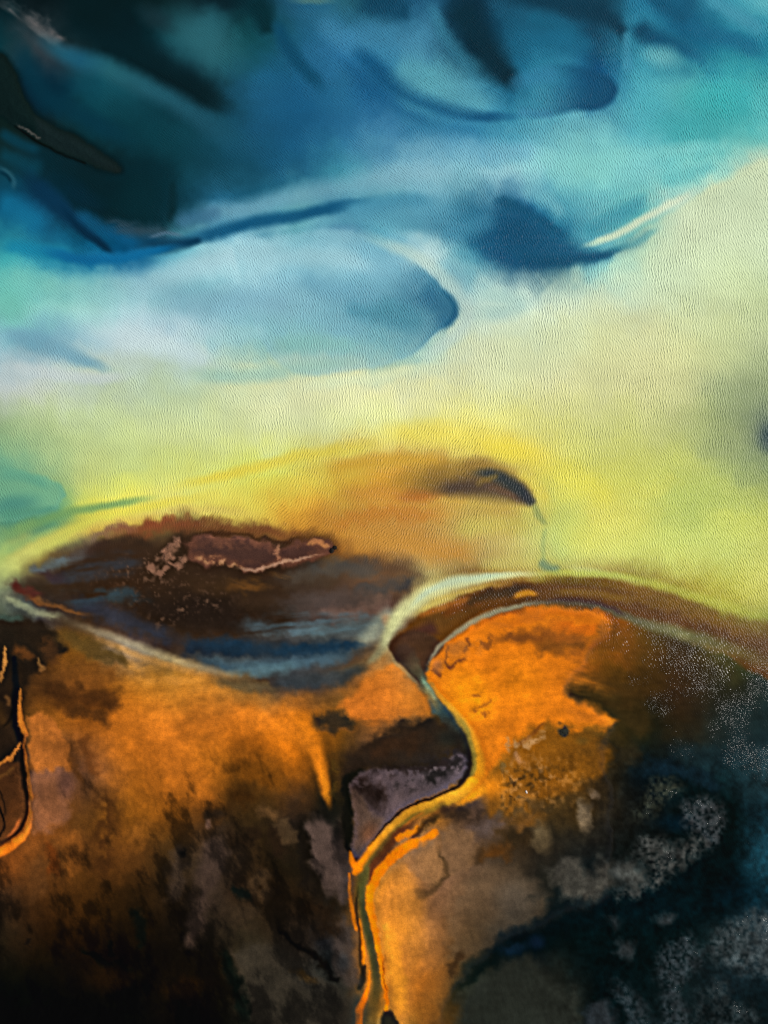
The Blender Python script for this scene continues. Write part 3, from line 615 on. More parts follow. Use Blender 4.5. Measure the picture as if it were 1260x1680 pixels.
E(75,1200,24,20,(190,120,48),.5,.1,20,[('S',5)],('g',-.4,.5))
P([(50,1272),(80,1262),(112,1272),(116,1310),(108,1344),(80,1360),(56,1356),(54,1310)], (132,92,64), .75, 16, [('S',5)])
E(108,1285,20,30,(92,66,58),.6,.1)
S([(112,1200,6),(118,1236,9),(130,1262,8),(140,1300,8)], (84,52,20), .6, .1, [('S',5)])
S([(50,1140,20),(110,1136,28),(170,1146,24),(210,1156,12)], (62,38,16), .85, .08, [('S',6)])
E(135,1105,80,30,(108,66,24),.55,.1,0,[('S',6)])
S([(100,1160,10),(150,1170,14),(190,1185,10)], (66,42,18), .7, .1, [('S',7)])
S([(85,1036,14),(140,1058,18),(190,1080,14),(220,1092,8)], (86,64,28), .85, .08, [('S',5)])
S([(100,1100,22),(150,1105,22),(190,1120,16)], (112,68,24), .6, .1, [('S',7)])
S([(200,1090,14),(280,1110,16),(360,1128,14)], (214,148,60), .5, .1, [('S',4)], ('hs',-.6,.5))
# ------------------------------------------------------------ rust flats
S([(60,1400,20),(60,1440,26),(70,1480,20)], (88,60,30), .5, .1, [('S',6)])
S([(110,1360,16),(120,1400,18),(115,1440,14)], (150,94,34), .5, .1, [('S',6)])
S([(80,1370,8),(88,1410,10),(84,1440,8)], (120,60,16), .5, .1, [('S',6)])
S([(165,1280,14),(180,1340,24),(170,1400,22),(190,1440,18)], (64,40,16), .75, .1, [('S',7)], ('e',-.9,.3))
S([(140,1220,12),(155,1255,14)], (96,58,24), .6, .1, [('S',7)])
S([(200,1200,30),(260,1240,40),(330,1290,40),(370,1320,20)], (196,118,32), .5, .1, [('M',10)])
E(230,1370,22,26,(150,98,34),.5,.1,20,[('S',7)])
E(398,1305,30,24,(62,40,12),.85,.1,0,[('S',5)])
S([(380,1272,12),(430,1270,16),(470,1290,14)], (110,68,14), .6, .1, [('S',6)])
E(430,1190,70,30,(206,128,34),.5,.1,0,[('M',8)])
S([(420,1200,12),(480,1215,14),(505,1215,8)], (206,124,24), .5, .1,[('S',4)])
S([(470,1160,10),(500,1190,16),(518,1230,14),(529,1270,10),(536,1300,8),(541,1326,4)], (236,144,28), .9, .14)
S([(440,1180,14),(480,1200,16),(510,1240,12)], (216,132,30), .5, .05)
S([(545,1240,10),(552,1275,9),(545,1310,8)], (90,66,20), .6, .1, [('S',6)], ('e',-.4,.3))
S([(430,1330,12),(450,1335,12)], (110,84,50), .5, .1, [('S',5)])
P([(500,1352),(516,1338),(540,1356),(562,1404),(572,1470),(556,1478),(530,1452),(510,1410)], (90,78,72), .75, 20, [('S',4)])
S([(484,1330,8),(494,1370,14),(500,1420,18),(512,1466,18)], (24,20,14), .9, .2, [('S',6)])
S([(440,1350,16),(460,1385,20),(450,1410,16)], (36,26,16), .7, .1, [('S',7)])
P([(444,1352),(470,1344),(486,1362),(484,1384),(466,1380)], (78,64,42), .6, 12, [('S',5)])
E(345,1335,22,16,(40,32,22),.75,.1,20,[('S',5)])
E(343,1350,8,10,(104,82,66),.8,.2,0,[('S',4)])
S([(365,1370,16),(400,1375,18),(430,1365,14)], (38,28,16), .75, .1, [('S',7)])
P([(336,1382),(360,1378),(376,1398),(356,1440),(344,1480),(326,1546),(304,1544),(312,1500),(324,1466),(328,1420)], (72,60,52), .7, 26, [('S',5)])
P([(276,1420),(292,1388),(304,1390),(306,1430),(296,1468),(276,1470)], (68,58,48), .65, 22, [('S',5)])
E(300,1398,9,10,(24,22,18),.8,.2,0,[('T',3)])
P([(404,1448),(420,1428),(440,1434),(446,1462),(430,1478),(412,1472)], (80,64,42), .6, 18, [('S',4)])
E(427,1455,6,5,(50,36,18),.8,.2)
S([(376,1448,6),(396,1462,9),(416,1480,7)], (16,22,18), .85, .2, [('S',4)])
E(395,1500,36,30,(60,50,36),.5,.1,0,[('S',6)])
P([(386,1560),(420,1548),(460,1552),(510,1582),(566,1622),(588,1626),(584,1690),(430,1690),(400,1620)], (50,48,40), .75, 28, [('S',4)])
P([(545,1560),(556,1520),(566,1500),(574,1530),(586,1580),(586,1614),(566,1616),(546,1590)], (72,66,62), .7, 20, [('S',3)])
E(562,1578,14,22,(56,62,66),.6,.1)
S([(452,1500,5),(470,1540,6),(505,1562,6),(545,1600,7),(560,1612,4)], (14,12,8), .85, .2, [('S',4)])
S([(480,1480,20),(530,1500,22),(540,1540,18)], (38,26,12), .7, .1, [('S',6)])
E(500,1600,26,12,(86,64,24),.5,.1,40,[('S',5)])
S([(218,1482,12),(228,1512,15),(234,1560,9)], (10,14,10), .85, .2, [('S',5)])
S([(134,1552,6),(162,1568,9),(196,1584,9),(226,1590,9)], (5,9,7), .9, .2, [('S',4)])
S([(182,1548,6),(184,1566,6)], (5,9,7), .85, .2, [('T',3)])
S([(366,1552,10),(378,1590,15),(396,1640,12),(410,1690,10)], (8,16,12), .8, .2, [('S',5)])
S([(47,1520,3),(50,1545,5),(46,1560,4)], (16,12,8), .7, .1, [('T',4)], ('g',-.3,.2))
E(310,1620,50,20,(44,26,6),.5,.1,0,[('M',8)])
E(180,1600,60,30,(38,22,5),.5,.1,0,[('M',8)])
# ------------------------------------------------------------ islets
ISLET = [(-60,60),(-5,84),(12,94),(26,124),(40,160),(62,188),(96,210),(128,226),(152,241),(178,258),(194,272),(196,281),(180,282),(150,272),(112,256),(76,240),(50,223),(22,205),(-5,188),(-60,170)]
P([(u+1,v) for u,v in ISLET], (3,22,26), .6, 14, None, None, True, .75)
P(ISLET, (11,29,31), .94, 6, [('T',1)])
P([(60,192),(110,222),(160,250),(194,276),(180,280),(130,260),(70,232)], (19,34,37), .7, 14)
S([(26,203,2),(44,214,3),(58,222,2.4),(72,231,1.5)], (84,80,76), .7, .3, [('T',2)], ('g',-.6,.2))
S([(24,208,2),(50,226,2.5),(90,248,3),(140,270,2.5)], (3,16,18), .7, .3)
REDBAR = [(300,892),(310,884),(330,879),(352,877),(392,880),(424,886),(442,893),(455,902),(466,897),(482,890),(502,884),(520,882),(534,887),(543,895),(544,906),(522,916),(494,924),(462,929),(446,934),(424,938),(400,937),(376,929),(352,925),(330,926),(312,917),(306,905)]
P(REDBAR, (50,30,21), .5, 26, [('S',4)], None, True, .8)
P(REDBAR, (98,62,48), .9, 10, [('S',4)])
P([(310,900),(340,888),(390,886),(425,896),(452,908),(452,922),(430,930),(395,924),(350,908),(320,906)], (70,47,41), .9, 16, [('S',6)])
P([(458,906),(480,896),(505,892),(512,904),(500,914),(470,919),(458,916)], (74,49,42), .9, 10, [('S',5)])
S([(318,914,4),(345,917,6),(372,924,6),(405,934,3)], (184,126,84), .9, .12, [('S',3)], ('g',-.6,.4))
S([(385,932,2),(415,935,3),(440,930,3),(462,922,3),(500,916,2),(535,907,2)], (172,126,96), .85, .2, [('T',2)])
S([(505,892,4),(520,888,6),(536,896,5)], (168,110,66), .8, .3, [('T',3)])
S([(312,890,3),(345,882,3),(400,884,3),(435,892,3)], (120,76,58), .6, .3, [('T',2)], ('g',-.5,.4))
S([(456,898,4),(452,908,3),(458,916,3)], (160,108,78), .7, .3, [('T',3)])
S([(330,890,8),(400,892,8),(460,896,6)], (110,70,52), .5, .05, [('S',4)], ('g',-.6,.6))
S([(300,884,4),(345,874,5),(400,876,4),(440,886,4),(470,888,4),(500,880,3)], (52,30,20), .55, .1, [('S',3)])
for u,v,a,b,g in ((282,900,16,7,-20),(276,914,14,6,-30),(300,918,10,9,10),(286,926,12,6,20),(268,906,8,5,30),(292,890,8,5,-30),(250,928,10,8,10),(262,940,9,7,-40),(272,932,6,5,0)):
    E(u,v,a,b,(124,88,68),.8,.5,g,[('T',3),('S',3)])
E(545,902,5,4,(22,18,16),.8,.3,0,[('T',2)]); E(550,899,4,4,(22,18,16),.8,.3,0,[('T',2)])
# ------------------------------------------------------------ natural mottling of the wet sand
def advect():
    global COL
    north = sstep(980, 760, V)
    du = north * (2.0 * F['c'] + 0.5 * F['e']) + (1 - north) * 1.2 * F['e']
    dv = north * (2.0 * F['d'] + 0.5 * F['f']) + (1 - north) * 1.2 * F['f']
    fi = np.interp((U + du).ravel(), UX, np.arange(len(UX))).reshape(SH); fj = np.interp((V + dv).ravel(), VY, np.arange(len(VY))).reshape(SH)
    i = np.clip(fi.astype(int), 0, len(UX) - 2); j = np.clip(fj.astype(int), 0, len(VY) - 2)
    fx = (fi - i)[..., None]; fy = (fj - j)[..., None]
    COL = COL[j, i] * (1 - fx) * (1 - fy) + COL[j, i + 1] * fx * (1 - fy) + COL[j + 1, i] * (1 - fx) * fy + COL[j + 1, i + 1] * fx * fy
advect()
def boxblur(a, r):
    for ax in (0, 1):
        c = np.cumsum(np.concatenate([np.repeat(a.take([0], ax), r + 1, ax), a, np.repeat(a.take([-1], ax), r, ax)], ax), ax, dtype=np.float64)
        n = a.shape[ax]
        a = ((c.take(np.arange(2 * r + 1, 2 * r + 1 + n), ax) - c.take(np.arange(n), ax)) / (2 * r + 1)).astype(np.float32)
    return a
def settle(r, k):
    b = boxblur(boxblur(COL, r), r)
    d = np.clip(COL - b, -34, 34)
    return COL + k * d
COL = settle(5, .42)
COL = settle(2, .35)
land = sstep(880, 1100, V - 0.06 * (U - 600) + 30 * F['b'])
mo = 1 + land * (0.05 * F['m'] + 0.06 * F['n'] + 0.04 * F['e'] + 0.05 * F['hs'] + 0.06 * F['g'])
mo = mo + (1 - land) * (0.03 * F['n'] + 0.015 * F['hs2'])
fine_bl = fbm(70, 31, 7, 0, 1, .68)
sw = land * sstep(760, 520, U) * sstep(1060, 1180, V)
se_ = sstep(860, 1000, U) * sstep(1190, 1290, V)
st1 = fbm(46, 41, 6, 72, 2.2, .62); st2 = fbm(20, 42, 6, 62, 2.0, .64)
stain = sw * sstep(592, 548, U) * sstep(-.08, .78, st1 + .55 * st2 + .5 * sstep(1200, 1560, V) - .30) * sstep(1190, 1300, V)
fib = fbm(5, 43, 4, 76, 5.0, .6); fibh = fbm(5, 44, 4, -5, 6.0, .6); south_ = sstep(1180, 1280, V)
mo = mo * np.clip(1 + sw * 0.10 * fine_bl + land * (south_ * .045 * fib + (1 - south_) * .05 * fibh) + se_ * (0.16 * F['e'] + 0.14 * F['g']) + land * .08 * fine_bl, .25, 1.8)
mo = mo * (1 - .52 * stain)
COL = COL * (1 - sw[..., None] * np.array([0, .09, .14], np.float32))
COL = COL * mo[..., None]
grey = COL.mean(-1, keepdims=True)
band = (sstep(400, 520, V) * sstep(800, 700, V))[..., None]
COL = COL + (grey - COL) * .10 * band
COL = np.clip(COL, 1.5, 246)


# ---------------------------------------------------------------- light and water constants
SUN_EL, SUN_AZ, SUN_E, SKY_E = 38.0, 3.0, 4.8, 0.08
GAIN_RGB = (1.08, 1.09, 1.115)      # light reaching a flat white surface
LIFT = 0.0012
LIFT_WET = (0.001, 0.0018, 0.0032)
RIP_H, CHOP_H, GRAIN_H, SPEC_WET = 0.038, 0.068, 0.008, 0.16
# ------------------------------------------------------------ relief and water masks
def whole(poly, warp):
    x, y = warped((slice(None), slice(None)), warp)
    ins = np.zeros(SH, bool); dist = np.full(SH, 1e9, np.float32)
    for i in range(len(poly)):
        ax, ay = poly[i]; bx, by = poly[(i + 1) % len(poly)]
        dx, dy = bx - ax, by - ay
        t = np.clip(((x - ax) * dx + (y - ay) * dy) / (dx * dx + dy * dy + 1e-9), 0, 1)
        dist = np.minimum(dist, np.hypot(x - ax - t * dx, y - ay - t * dy))
        if dy != 0:
            ins ^= ((ay > y) != (by > y)) & (x < dx * (y - ay) / dy + ax)
    return np.where(ins, dist, -dist)
LAND = [(-40000,1005),(0,1005),(40,1010),(100,1018),(165,1040),(285,1086),(400,1114),(500,1136),(570,1120),(615,1090),(640,1082),(672,1112),(700,1100),(715,1070),(760,1035),(830,1008),(900,1000),(985,1010),(1000,1040),(960,1090),(930,1132),(1010,1188),(990,1240),(1010,1300),(1000,1400),(1000,1470),(900,1512),(830,1542),(770,1590),(735,1650),(728,1700),(700,40000),(-40000,40000)]
land_sd = whole(LAND, [('S', 4), ('M', 5)])
def line_whole(pts):
    out = np.full(SH, 9.0, np.float32)
    sl, d, t = line_field(pts, None, 2.0)
    out[sl] = d
    return out
CREEK = [(664,1078,18),(690,1112,9),(706,1138,8),(726,1168,11),(752,1204,14),(766,1240,15),(770,1270,12),(758,1296,9),(722,1316,8),(676,1338,9),(645,1366,10),(622,1396,11),(602,1424,12),(594,1450,12),(596,1480,12),(602,1515,12),(610,1550,12),(616,1585,11),(618,1620,11),(612,1655,13),(604,1700,16),(596,1790,18),(600,2200,30)]
SIDE = [(-8,1000,6),(18,1040,9),(26,1090,8),(26,1140,8),(26,1185,7),(35,1220,4),(40,1250,5),(43,1290,4),(46,1322,4),(40,1350,4),(22,1372,4),(-8,1388,5),(-60,1395,7),(-400,1440,12)]
creek_d = line_whole(CREEK); side_d = line_whole(SIDE)
run_d = np.minimum(creek_d, side_d)
Z = 0.32 * sstep(-20, 170, land_sd) * (0.8 + 0.35 * F['n'] + 0.15 * F['m']) + 0.012 * F['e'] * sstep(4, 60, land_sd)
Z = np.where(land_sd > 0, Z * sstep(0.5, 2.6, run_d), 0.0).astype(np.float32)

# how rough the water lies, and in which direction the wavelets run
land_m = sstep(-10, 14, land_sd)
lens_m = np.zeros(SH, np.float32)
_sl, _sd = poly_field(LENS, None, 60); lens_m[_sl] = sstep(-26, 40, _sd)
dark_nw = sstep(520, 120, U + 0.9 * V)
rip = (0.62 + 0.38 * sstep(150, 800, U + 0.15 * V)) * (1 - 0.75 * dark_nw)
rip = rip * (1 - 0.8 * lens_m)
south = sstep(930, 1060, V - 0.12 * (U - 900))
rip = rip * (1 - 0.45 * south) * (1 - 0.8 * sstep(1010, 1120, V - 0.2 * (U - 900))) * (1 - land_m)
rip = np.clip(rip * (0.97 + 0.22 * F['c'] + 0.18 * F['n']), 0.0, 1.2)
chop = south * sstep(-30, -90, land_sd + 22 * F['c']) * sstep(680, 1080, U - 0.25 * (V - 1100)) * (0.8 + 0.5 * F['d'])
chop = chop * (1 - 0.97 * sstep(1250, 1330, V - 0.25 * (U - 1260) + 10 * F['d']))
chop = np.maximum(chop, 0.55 * sstep(70, 10, np.hypot((U - 1262) * .8, (V - 1400) * .45)))
chop = np.clip(chop, 0, 1)
wet = np.clip(1 - land_m, 0, 1)
THP = [(560,280,15),(250,250,12),(200,60,20),(1080,160,45),(1080,410,78),(380,620,48),(180,540,40),(560,720,98),(620,810,122),(450,860,135),(900,640,80),(1000,860,70),(1240,900,60),(300,750,88),(60,700,50),(60,350,28),(800,100,30),(800,400,62),(640,480,55),(1230,600,80),(1230,100,50),(800,760,110),(900,1000,60),(1200,1200,50),(1000,300,70)]
num = np.zeros(SH, np.float32); den = np.zeros(SH, np.float32)
for u, v, a in THP:
    w = 1.0 / ((U - u) ** 2 + (V - v) ** 2 + 60.0 ** 2) ** 1.6
    num += w * a; den += w
theta = np.clip(num / den + 14 * F['c'], 10, 139)
THETA_STOPS = [10.0, 35.0, 60.0, 85.0, 110.0, 140.0]
theta_i = np.interp(theta, THETA_STOPS, np.arange(6)).astype(np.float32)

import bpy
from mathutils import Vector
SC = bpy.context.scene
CO = SC.collection
def lin(c):
    c = np.clip(c / 255.0, 0, 1)
    return np.where(c <= 0.04045, c / 12.92, ((c + 0.055) / 1.055) ** 2.4)
GAIN = np.array(GAIN_RGB, np.float32)
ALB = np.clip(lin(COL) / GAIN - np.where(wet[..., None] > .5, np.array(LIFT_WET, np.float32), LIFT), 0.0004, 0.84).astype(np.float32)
XW = (U - 630.0) / 10.0
YW = (840.0 - V) / 10.0

def set_attr(me, name, arr):
    a = me.attributes.new(name, 'FLOAT', 'POINT'); a.data.foreach_set('value', np.ascontiguousarray(arr, np.float32).ravel())
def fill_mesh(name, verts, quads, cols, attrs):
    me = bpy.data.meshes.new(name)
    me.vertices.add(len(verts)); me.vertices.foreach_set('co', np.ascontiguousarray(verts, np.float32).ravel())
    n = len(quads)
    me.loops.add(n * 4); me.loops.foreach_set('vertex_index', np.ascontiguousarray(quads, np.int32).ravel())
    me.polygons.add(n)
    me.polygons.foreach_set('loop_start', np.arange(0, n * 4, 4, dtype=np.int32))
    me.polygons.foreach_set('loop_total', np.full(n, 4, np.int32))
    me.polygons.foreach_set('use_smooth', np.ones(n, bool))
    ca = me.attributes.new('sediment', 'FLOAT_COLOR', 'POINT')
    ca.data.foreach_set('color', np.concatenate([cols, np.ones((len(cols), 1), np.float32)], 1).astype(np.float32).ravel())
    for k, v in attrs.items(): set_attr(me, k, v)
    me.update(calc_edges=True)
    return me
def link(name, me, mat, label=None, cat=None, kind=None, group=None, parent=None):
    o = bpy.data.objects.new(name, me); CO.objects.link(o)
    if mat: me.materials.append(mat)
    for k, v in (('label', label), ('category', cat), ('kind', kind), ('group', group)):
        if v: o[k] = v
    if parent is not None: o.parent = parent
    return o

# ------------------------------------------------------------ materials
def surface(name, rough_wet, rough_dry):
    m = bpy.data.materials.new(name); m.use_nodes = True
    nt = m.node_tree; N = nt.nodes; L = nt.links
    for n in list(N): N.remove(n)
    def nd(t, **k):
        n = N.new(t)
        for a, b in k.items(): setattr(n, a, b)
        return n
    def put(sock, v):
        if isinstance(v, bpy.types.NodeSocket): L.new(v, sock)
        else: sock.default_value = v
    def ma(op, a, b=0.0, c=None, clamp=False):
        n = nd('ShaderNodeMath', operation=op, use_clamp=clamp)
        put(n.inputs[0], a); put(n.inputs[1], b)
        if c is not None: put(n.inputs[2], c)
        return n.outputs[0]
    def at(k, o='Fac'):
        return nd('ShaderNodeAttribute', attribute_name=k).outputs[o]
    geo = nd('ShaderNodeTexCoord').outputs['Object']
    def noise(vec, scale, detail=2.0, rough=0.5):
        n = nd('ShaderNodeTexNoise', noise_dimensions='2D')
        put(n.inputs['Vector'], vec); n.inputs['Scale'].default_value = scale
        n.inputs['Detail'].default_value = detail; n.inputs['Roughness'].default_value = rough
        return n.outputs['Fac']
    def mapped(ang, sx, sy):
        n = nd('ShaderNodeMapping', vector_type='TEXTURE')
        put(n.inputs['Vector'], geo)
        n.inputs['Rotation'].default_value = (0, 0, math.radians(-ang))
        n.inputs['Scale'].default_value = (sx, sy, 1)
        return n.outputs[0]
    rip_, th_, chop_, wet_ = at('rip'), at('theta'), at('chop'), at('wet')
    # wandering of the crests
    wander = nd('ShaderNodeTexNoise', noise_dimensions='2D'); put(wander.inputs['Vector'], geo)
    wander.inputs['Scale'].default_value = 0.22; wander.inputs['Detail'].default_value = 2
    phase1 = ma('MULTIPLY', noise(geo, 0.8, 2.0, 0.5), 9.0)
    phase2 = ma('MULTIPLY', noise(geo, 0.6, 2.0, 0.5), -11.0)
    sep = nd('ShaderNodeSeparateXYZ'); L.new(geo, sep.inputs[0]); gx, gy = sep.outputs[0], sep.outputs[1]
    wv = nd('ShaderNodeVectorMath', operation='MULTIPLY_ADD'); put(wv.inputs[0], wander.outputs['Color']); wv.inputs[1].default_value = (.8, .8, 0); put(wv.inputs[2], geo)
    geo = wv.outputs[0]
    tot = None
    for i, a in enumerate(THETA_STOPS):
        w = ma('MAXIMUM', ma('SUBTRACT', 1.0, ma('ABSOLUTE', ma('SUBTRACT', th_, float(i)))), 0.0)
        lam = 0.33 + 0.12 * min(1.0, a / 80.0)
        h = None
        for da, kl, ka, ph in ((-13, 0.9, 0.8, phase1), (3, 1.1, 1.0, phase2), (19, 0.76, 0.7, phase1)):
            ra = math.radians(a + da); f = math.tau / (lam * kl)
            arg = ma('MULTIPLY_ADD', gx, -math.sin(ra) * f, ma('MULTIPLY_ADD', gy, -math.cos(ra) * f, ph))
            sv = ma('MULTIPLY', ma('SINE', arg), ka)
            h = sv if h is None else ma('ADD', h, sv)
        h = ma('MULTIPLY_ADD', ma('MULTIPLY', h, h), 0.10, ma('MULTIPLY', h, 0.45))
        t = ma('MULTIPLY', w, h)
        tot = t if tot is None else ma('ADD', tot, t)
    fine = noise(mapped(30, 0.30, 0.22), 1.0, 2.0, 0.6)
    broad = noise(geo, 0.35, 2.0, 0.5)
    h = ma('MULTIPLY', ma('MULTIPLY_ADD', fine, 0.9, tot), ma('MULTIPLY', rip_, ma('MULTIPLY_ADD', broad, 0.4, 0.80)))
    h = ma('MULTIPLY', h, RIP_H)
    ck = noise(mapped(50, 0.26, 0.20), 1.0, 2.0, 0.6)
    h = ma('MULTIPLY_ADD', ma('MULTIPLY', ck, chop_), CHOP_H, h)
    grain = noise(geo, 7.0, 4.0, 0.65)
    h = ma('MULTIPLY_ADD', ma('MULTIPLY', grain, ma('SUBTRACT', 1.0, wet_)), GRAIN_H, h)
    bp = nd('ShaderNodeBump'); bp.inputs['Strength'].default_value = 1.0; bp.inputs['Distance'].default_value = 1.0
    L.new(h, bp.inputs['Height'])
    # grain of the sediment itself
    col = at('sediment', 'Color')
    g1 = noise(geo, 5.0, 5.0, 0.7)
    amp = ma('MULTIPLY_ADD', wet_, -0.44, 0.58)
    f = ma('MULTIPLY_ADD', ma('SUBTRACT', g1, 0.5), ma('MULTIPLY', amp, 2.2), 1.0)
    vm = nd('ShaderNodeVectorMath', operation='SCALE'); put(vm.inputs[0], col); put(vm.inputs['Scale'], f)
    bs = nd('ShaderNodeBsdfPrincipled')
    L.new(vm.outputs[0], bs.inputs['Base Color'])
    calm = ma('MULTIPLY', ma('SUBTRACT', 1.0, at('gloss')), 0.26)
    put(bs.inputs['Roughness'], ma('MULTIPLY_ADD', wet_, ma('ADD', calm, rough_wet - rough_dry), rough_dry))
    put(bs.inputs['Specular IOR Level'], ma('MULTIPLY_ADD', wet_, SPEC_WET - 0.06, 0.06))
    bs.inputs['IOR'].default_value = 1.45
    L.new(bp.outputs[0], bs.inputs['Normal'])
    out = nd('ShaderNodeOutputMaterial'); L.new(bs.outputs[0], out.inputs[0])
    return m
WATER = surface('silty water', 0.16, 0.9)
SAND = surface('iron stained wet sand', 0.16, 0.9)
CRUST = surface('drying silt crust', 0.3, 0.85)

# ------------------------------------------------------------ the sheet, cut into water, ground and streams
ids = np.arange(SH[0] * SH[1], dtype=np.int32).reshape(SH)
def cell(a): return 0.25 * (a[:-1, :-1] + a[1:, :-1] + a[:-1, 1:] + a[1:, 1:])
cl, cc, cs = cell(land_sd), cell(creek_d), cell(side_d)
island = cl > 0
c_creek = island & (cc < 1.0); c_side = island & (cs < 1.0) & ~c_creek
c_ground = island & ~c_creek & ~c_side
Q = np.stack([ids[:-1, :-1], ids[1:, :-1], ids[1:, 1:], ids[:-1, 1:]], -1)
gloss = sstep(960, 1060, V - 0.12 * (U - 900))
FX = {'rip': rip, 'theta': theta_i, 'chop': chop, 'wet': wet, 'gloss': gloss}
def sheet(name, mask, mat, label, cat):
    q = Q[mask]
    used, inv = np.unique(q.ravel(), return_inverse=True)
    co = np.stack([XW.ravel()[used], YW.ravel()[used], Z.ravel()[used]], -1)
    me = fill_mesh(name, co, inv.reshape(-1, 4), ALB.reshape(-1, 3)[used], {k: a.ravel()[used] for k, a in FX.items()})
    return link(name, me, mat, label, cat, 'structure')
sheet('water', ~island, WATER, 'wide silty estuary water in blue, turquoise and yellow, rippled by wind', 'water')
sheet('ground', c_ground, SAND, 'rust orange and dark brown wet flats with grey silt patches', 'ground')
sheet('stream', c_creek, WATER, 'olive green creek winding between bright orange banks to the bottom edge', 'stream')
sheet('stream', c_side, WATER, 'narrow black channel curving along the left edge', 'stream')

# ------------------------------------------------------------ islets and shoals: closed low mounds of their own
def mound(name, poly, height, label, cat, group=None, edge=14.0, mat=None, warp=(('T', 2.0), ('S', 2.5)), wetness=0.0, chopv=0.0, rough=0.25, smooth=True, step=1.0):
    P_ = np.array(poly, np.float32)
    if smooth: P_ = catmull(np.vstack([P_, P_[:1]]), 4)[:-1]
    u0, v0 = P_.min(0) - 6; u1, v1 = P_.max(0) + 6
    gu = np.arange(u0, u1, step); gv = np.arange(v0, v1, step)
    a, b = np.meshgrid(gu, gv)
    # bilinear look-up in the survey grid
    fi = np.interp(a, UX, np.arange(len(UX))); fj = np.interp(b, VY, np.arange(len(VY)))
    i = np.clip(fi.astype(int), 0, len(UX) - 2); j = np.clip(fj.astype(int), 0, len(VY) - 2); fx = fi - i; fy = fj - j
    def look(A):
        if A.ndim == 3: w = lambda k: k[..., None]
        else: w = lambda k: k
        return A[j, i] * w((1 - fx) * (1 - fy)) + A[j, i + 1] * w(fx * (1 - fy)) + A[j + 1, i] * w((1 - fx) * fy) + A[j + 1, i + 1] * w(fx * fy)
    x, y = a.copy(), b.copy()
    for key, amp in warp:
        p, q = WARP[key]; x = x + amp * look(F[p]); y = y + amp * look(F[q])
    ins = np.zeros(a.shape, bool); dist = np.full(a.shape, 1e9)
    for k in range(len(P_)):
        ax, ay = P_[k]; bx, by = P_[(k + 1) % len(P_)]
        dx, dy = bx - ax, by - ay
        t = np.clip(((x - ax) * dx + (y - ay) * dy) / (dx * dx + dy * dy + 1e-9), 0, 1)
        dist = np.minimum(dist, np.hypot(x - ax - t * dx, y - ay - t * dy))
        if dy != 0: ins ^= ((ay > y) != (by > y)) & (x < dx * (y - ay) / dy + ax)
    inside = ins
    cm = inside[:-1, :-1] & inside[1:, :-1] & inside[:-1, 1:] & inside[1:, 1:]
    # keep the largest run only where the outline pinches: drop single stray cells
    nb = np.zeros(cm.shape, int)
    nb[1:] += cm[:-1]; nb[:-1] += cm[1:]; nb[:, 1:] += cm[:, :-1]; nb[:, :-1] += cm[:, 1:]
    cm &= nb > 1
    idm = np.arange(a.size).reshape(a.shape)
    q = np.stack([idm[:-1, :-1], idm[1:, :-1], idm[1:, 1:], idm[:-1, 1:]], -1)[cm]
    used, inv = np.unique(q.ravel(), return_inverse=True); q = inv.reshape(-1, 4)
    zz = look(Z) + 0.006 + height * sstep(0, edge, dist) * (1 + rough * look(F['e']) + rough * look(F['m']))
    top = np.stack([(a.ravel()[used] - 630) / 10, (840 - b.ravel()[used]) / 10, zz.ravel()[used]], -1)
    bot = top.copy(); bot[:, 2] -= 0.35
    n = len(top)
    ed = np.concatenate([q[:, [0, 1]], q[:, [1, 2]], q[:, [2, 3]], q[:, [3, 0]]])
    key = np.minimum(ed[:, 0], ed[:, 1]).astype(np.int64) * n + np.maximum(ed[:, 0], ed[:, 1])
    uq, idx, cnt = np.unique(key, return_index=True, return_counts=True)
    be = ed[idx[cnt == 1]]
    rim = np.unique(be); back = np.zeros(n, np.int64); back[rim] = np.arange(len(rim)) + 2 * n     # the skirt has its own upper ring
    side = np.stack([back[be[:, 1]], back[be[:, 0]], be[:, 0] + n, be[:, 1] + n], -1)
    quads = np.concatenate([q, q[:, ::-1] + n, side]); src = np.concatenate([np.arange(n), np.arange(n), rim])
    cols = look(ALB).reshape(-1, 3)[used]
    f1 = lambda A: look(A).ravel()[used][src]
    at_ = {'rip': f1(rip) * (1 if wetness is None else wetness), 'theta': f1(theta_i), 'chop': chopv * np.clip(.6 + .9 * f1(F['e']), 0, 1.2), 'wet': f1(wet) if wetness is None else np.full(len(src), wetness), 'gloss': f1(gloss)}
    me = fill_mesh(name, np.concatenate([top, bot, top[rim]]), quads, cols[src], at_)
    cx, cy = float(top[:, 0].mean()), float(top[:, 1].mean())
    me.transform(__import__('mathutils').Matrix.Translation((-cx, -cy, 0)))
    o = link(name, me, mat or CRUST, label, cat, None, group); o.location = (cx, cy, 0)
    return o
THINGS = []
THINGS.append(mound('sandbar', ISLET, 0.22, 'long dark tapering islet lying in the deep blue water by the left edge', 'sandbar', edge=26, rough=.05))
THINGS.append(mound('sandbar', REDBAR, 0.14, 'reddish brown two-lobed crusty islet with pale pink rim in the brown shallows', 'sandbar', edge=14, warp=(('S', 4.0),)))
THINGS.append(mound('sandbar', SANDBAR, 0.16, 'mauve grey speckled sandbar tucked inside the bend of the creek', 'sandbar', edge=16, warp=(('T', 1.5),)))
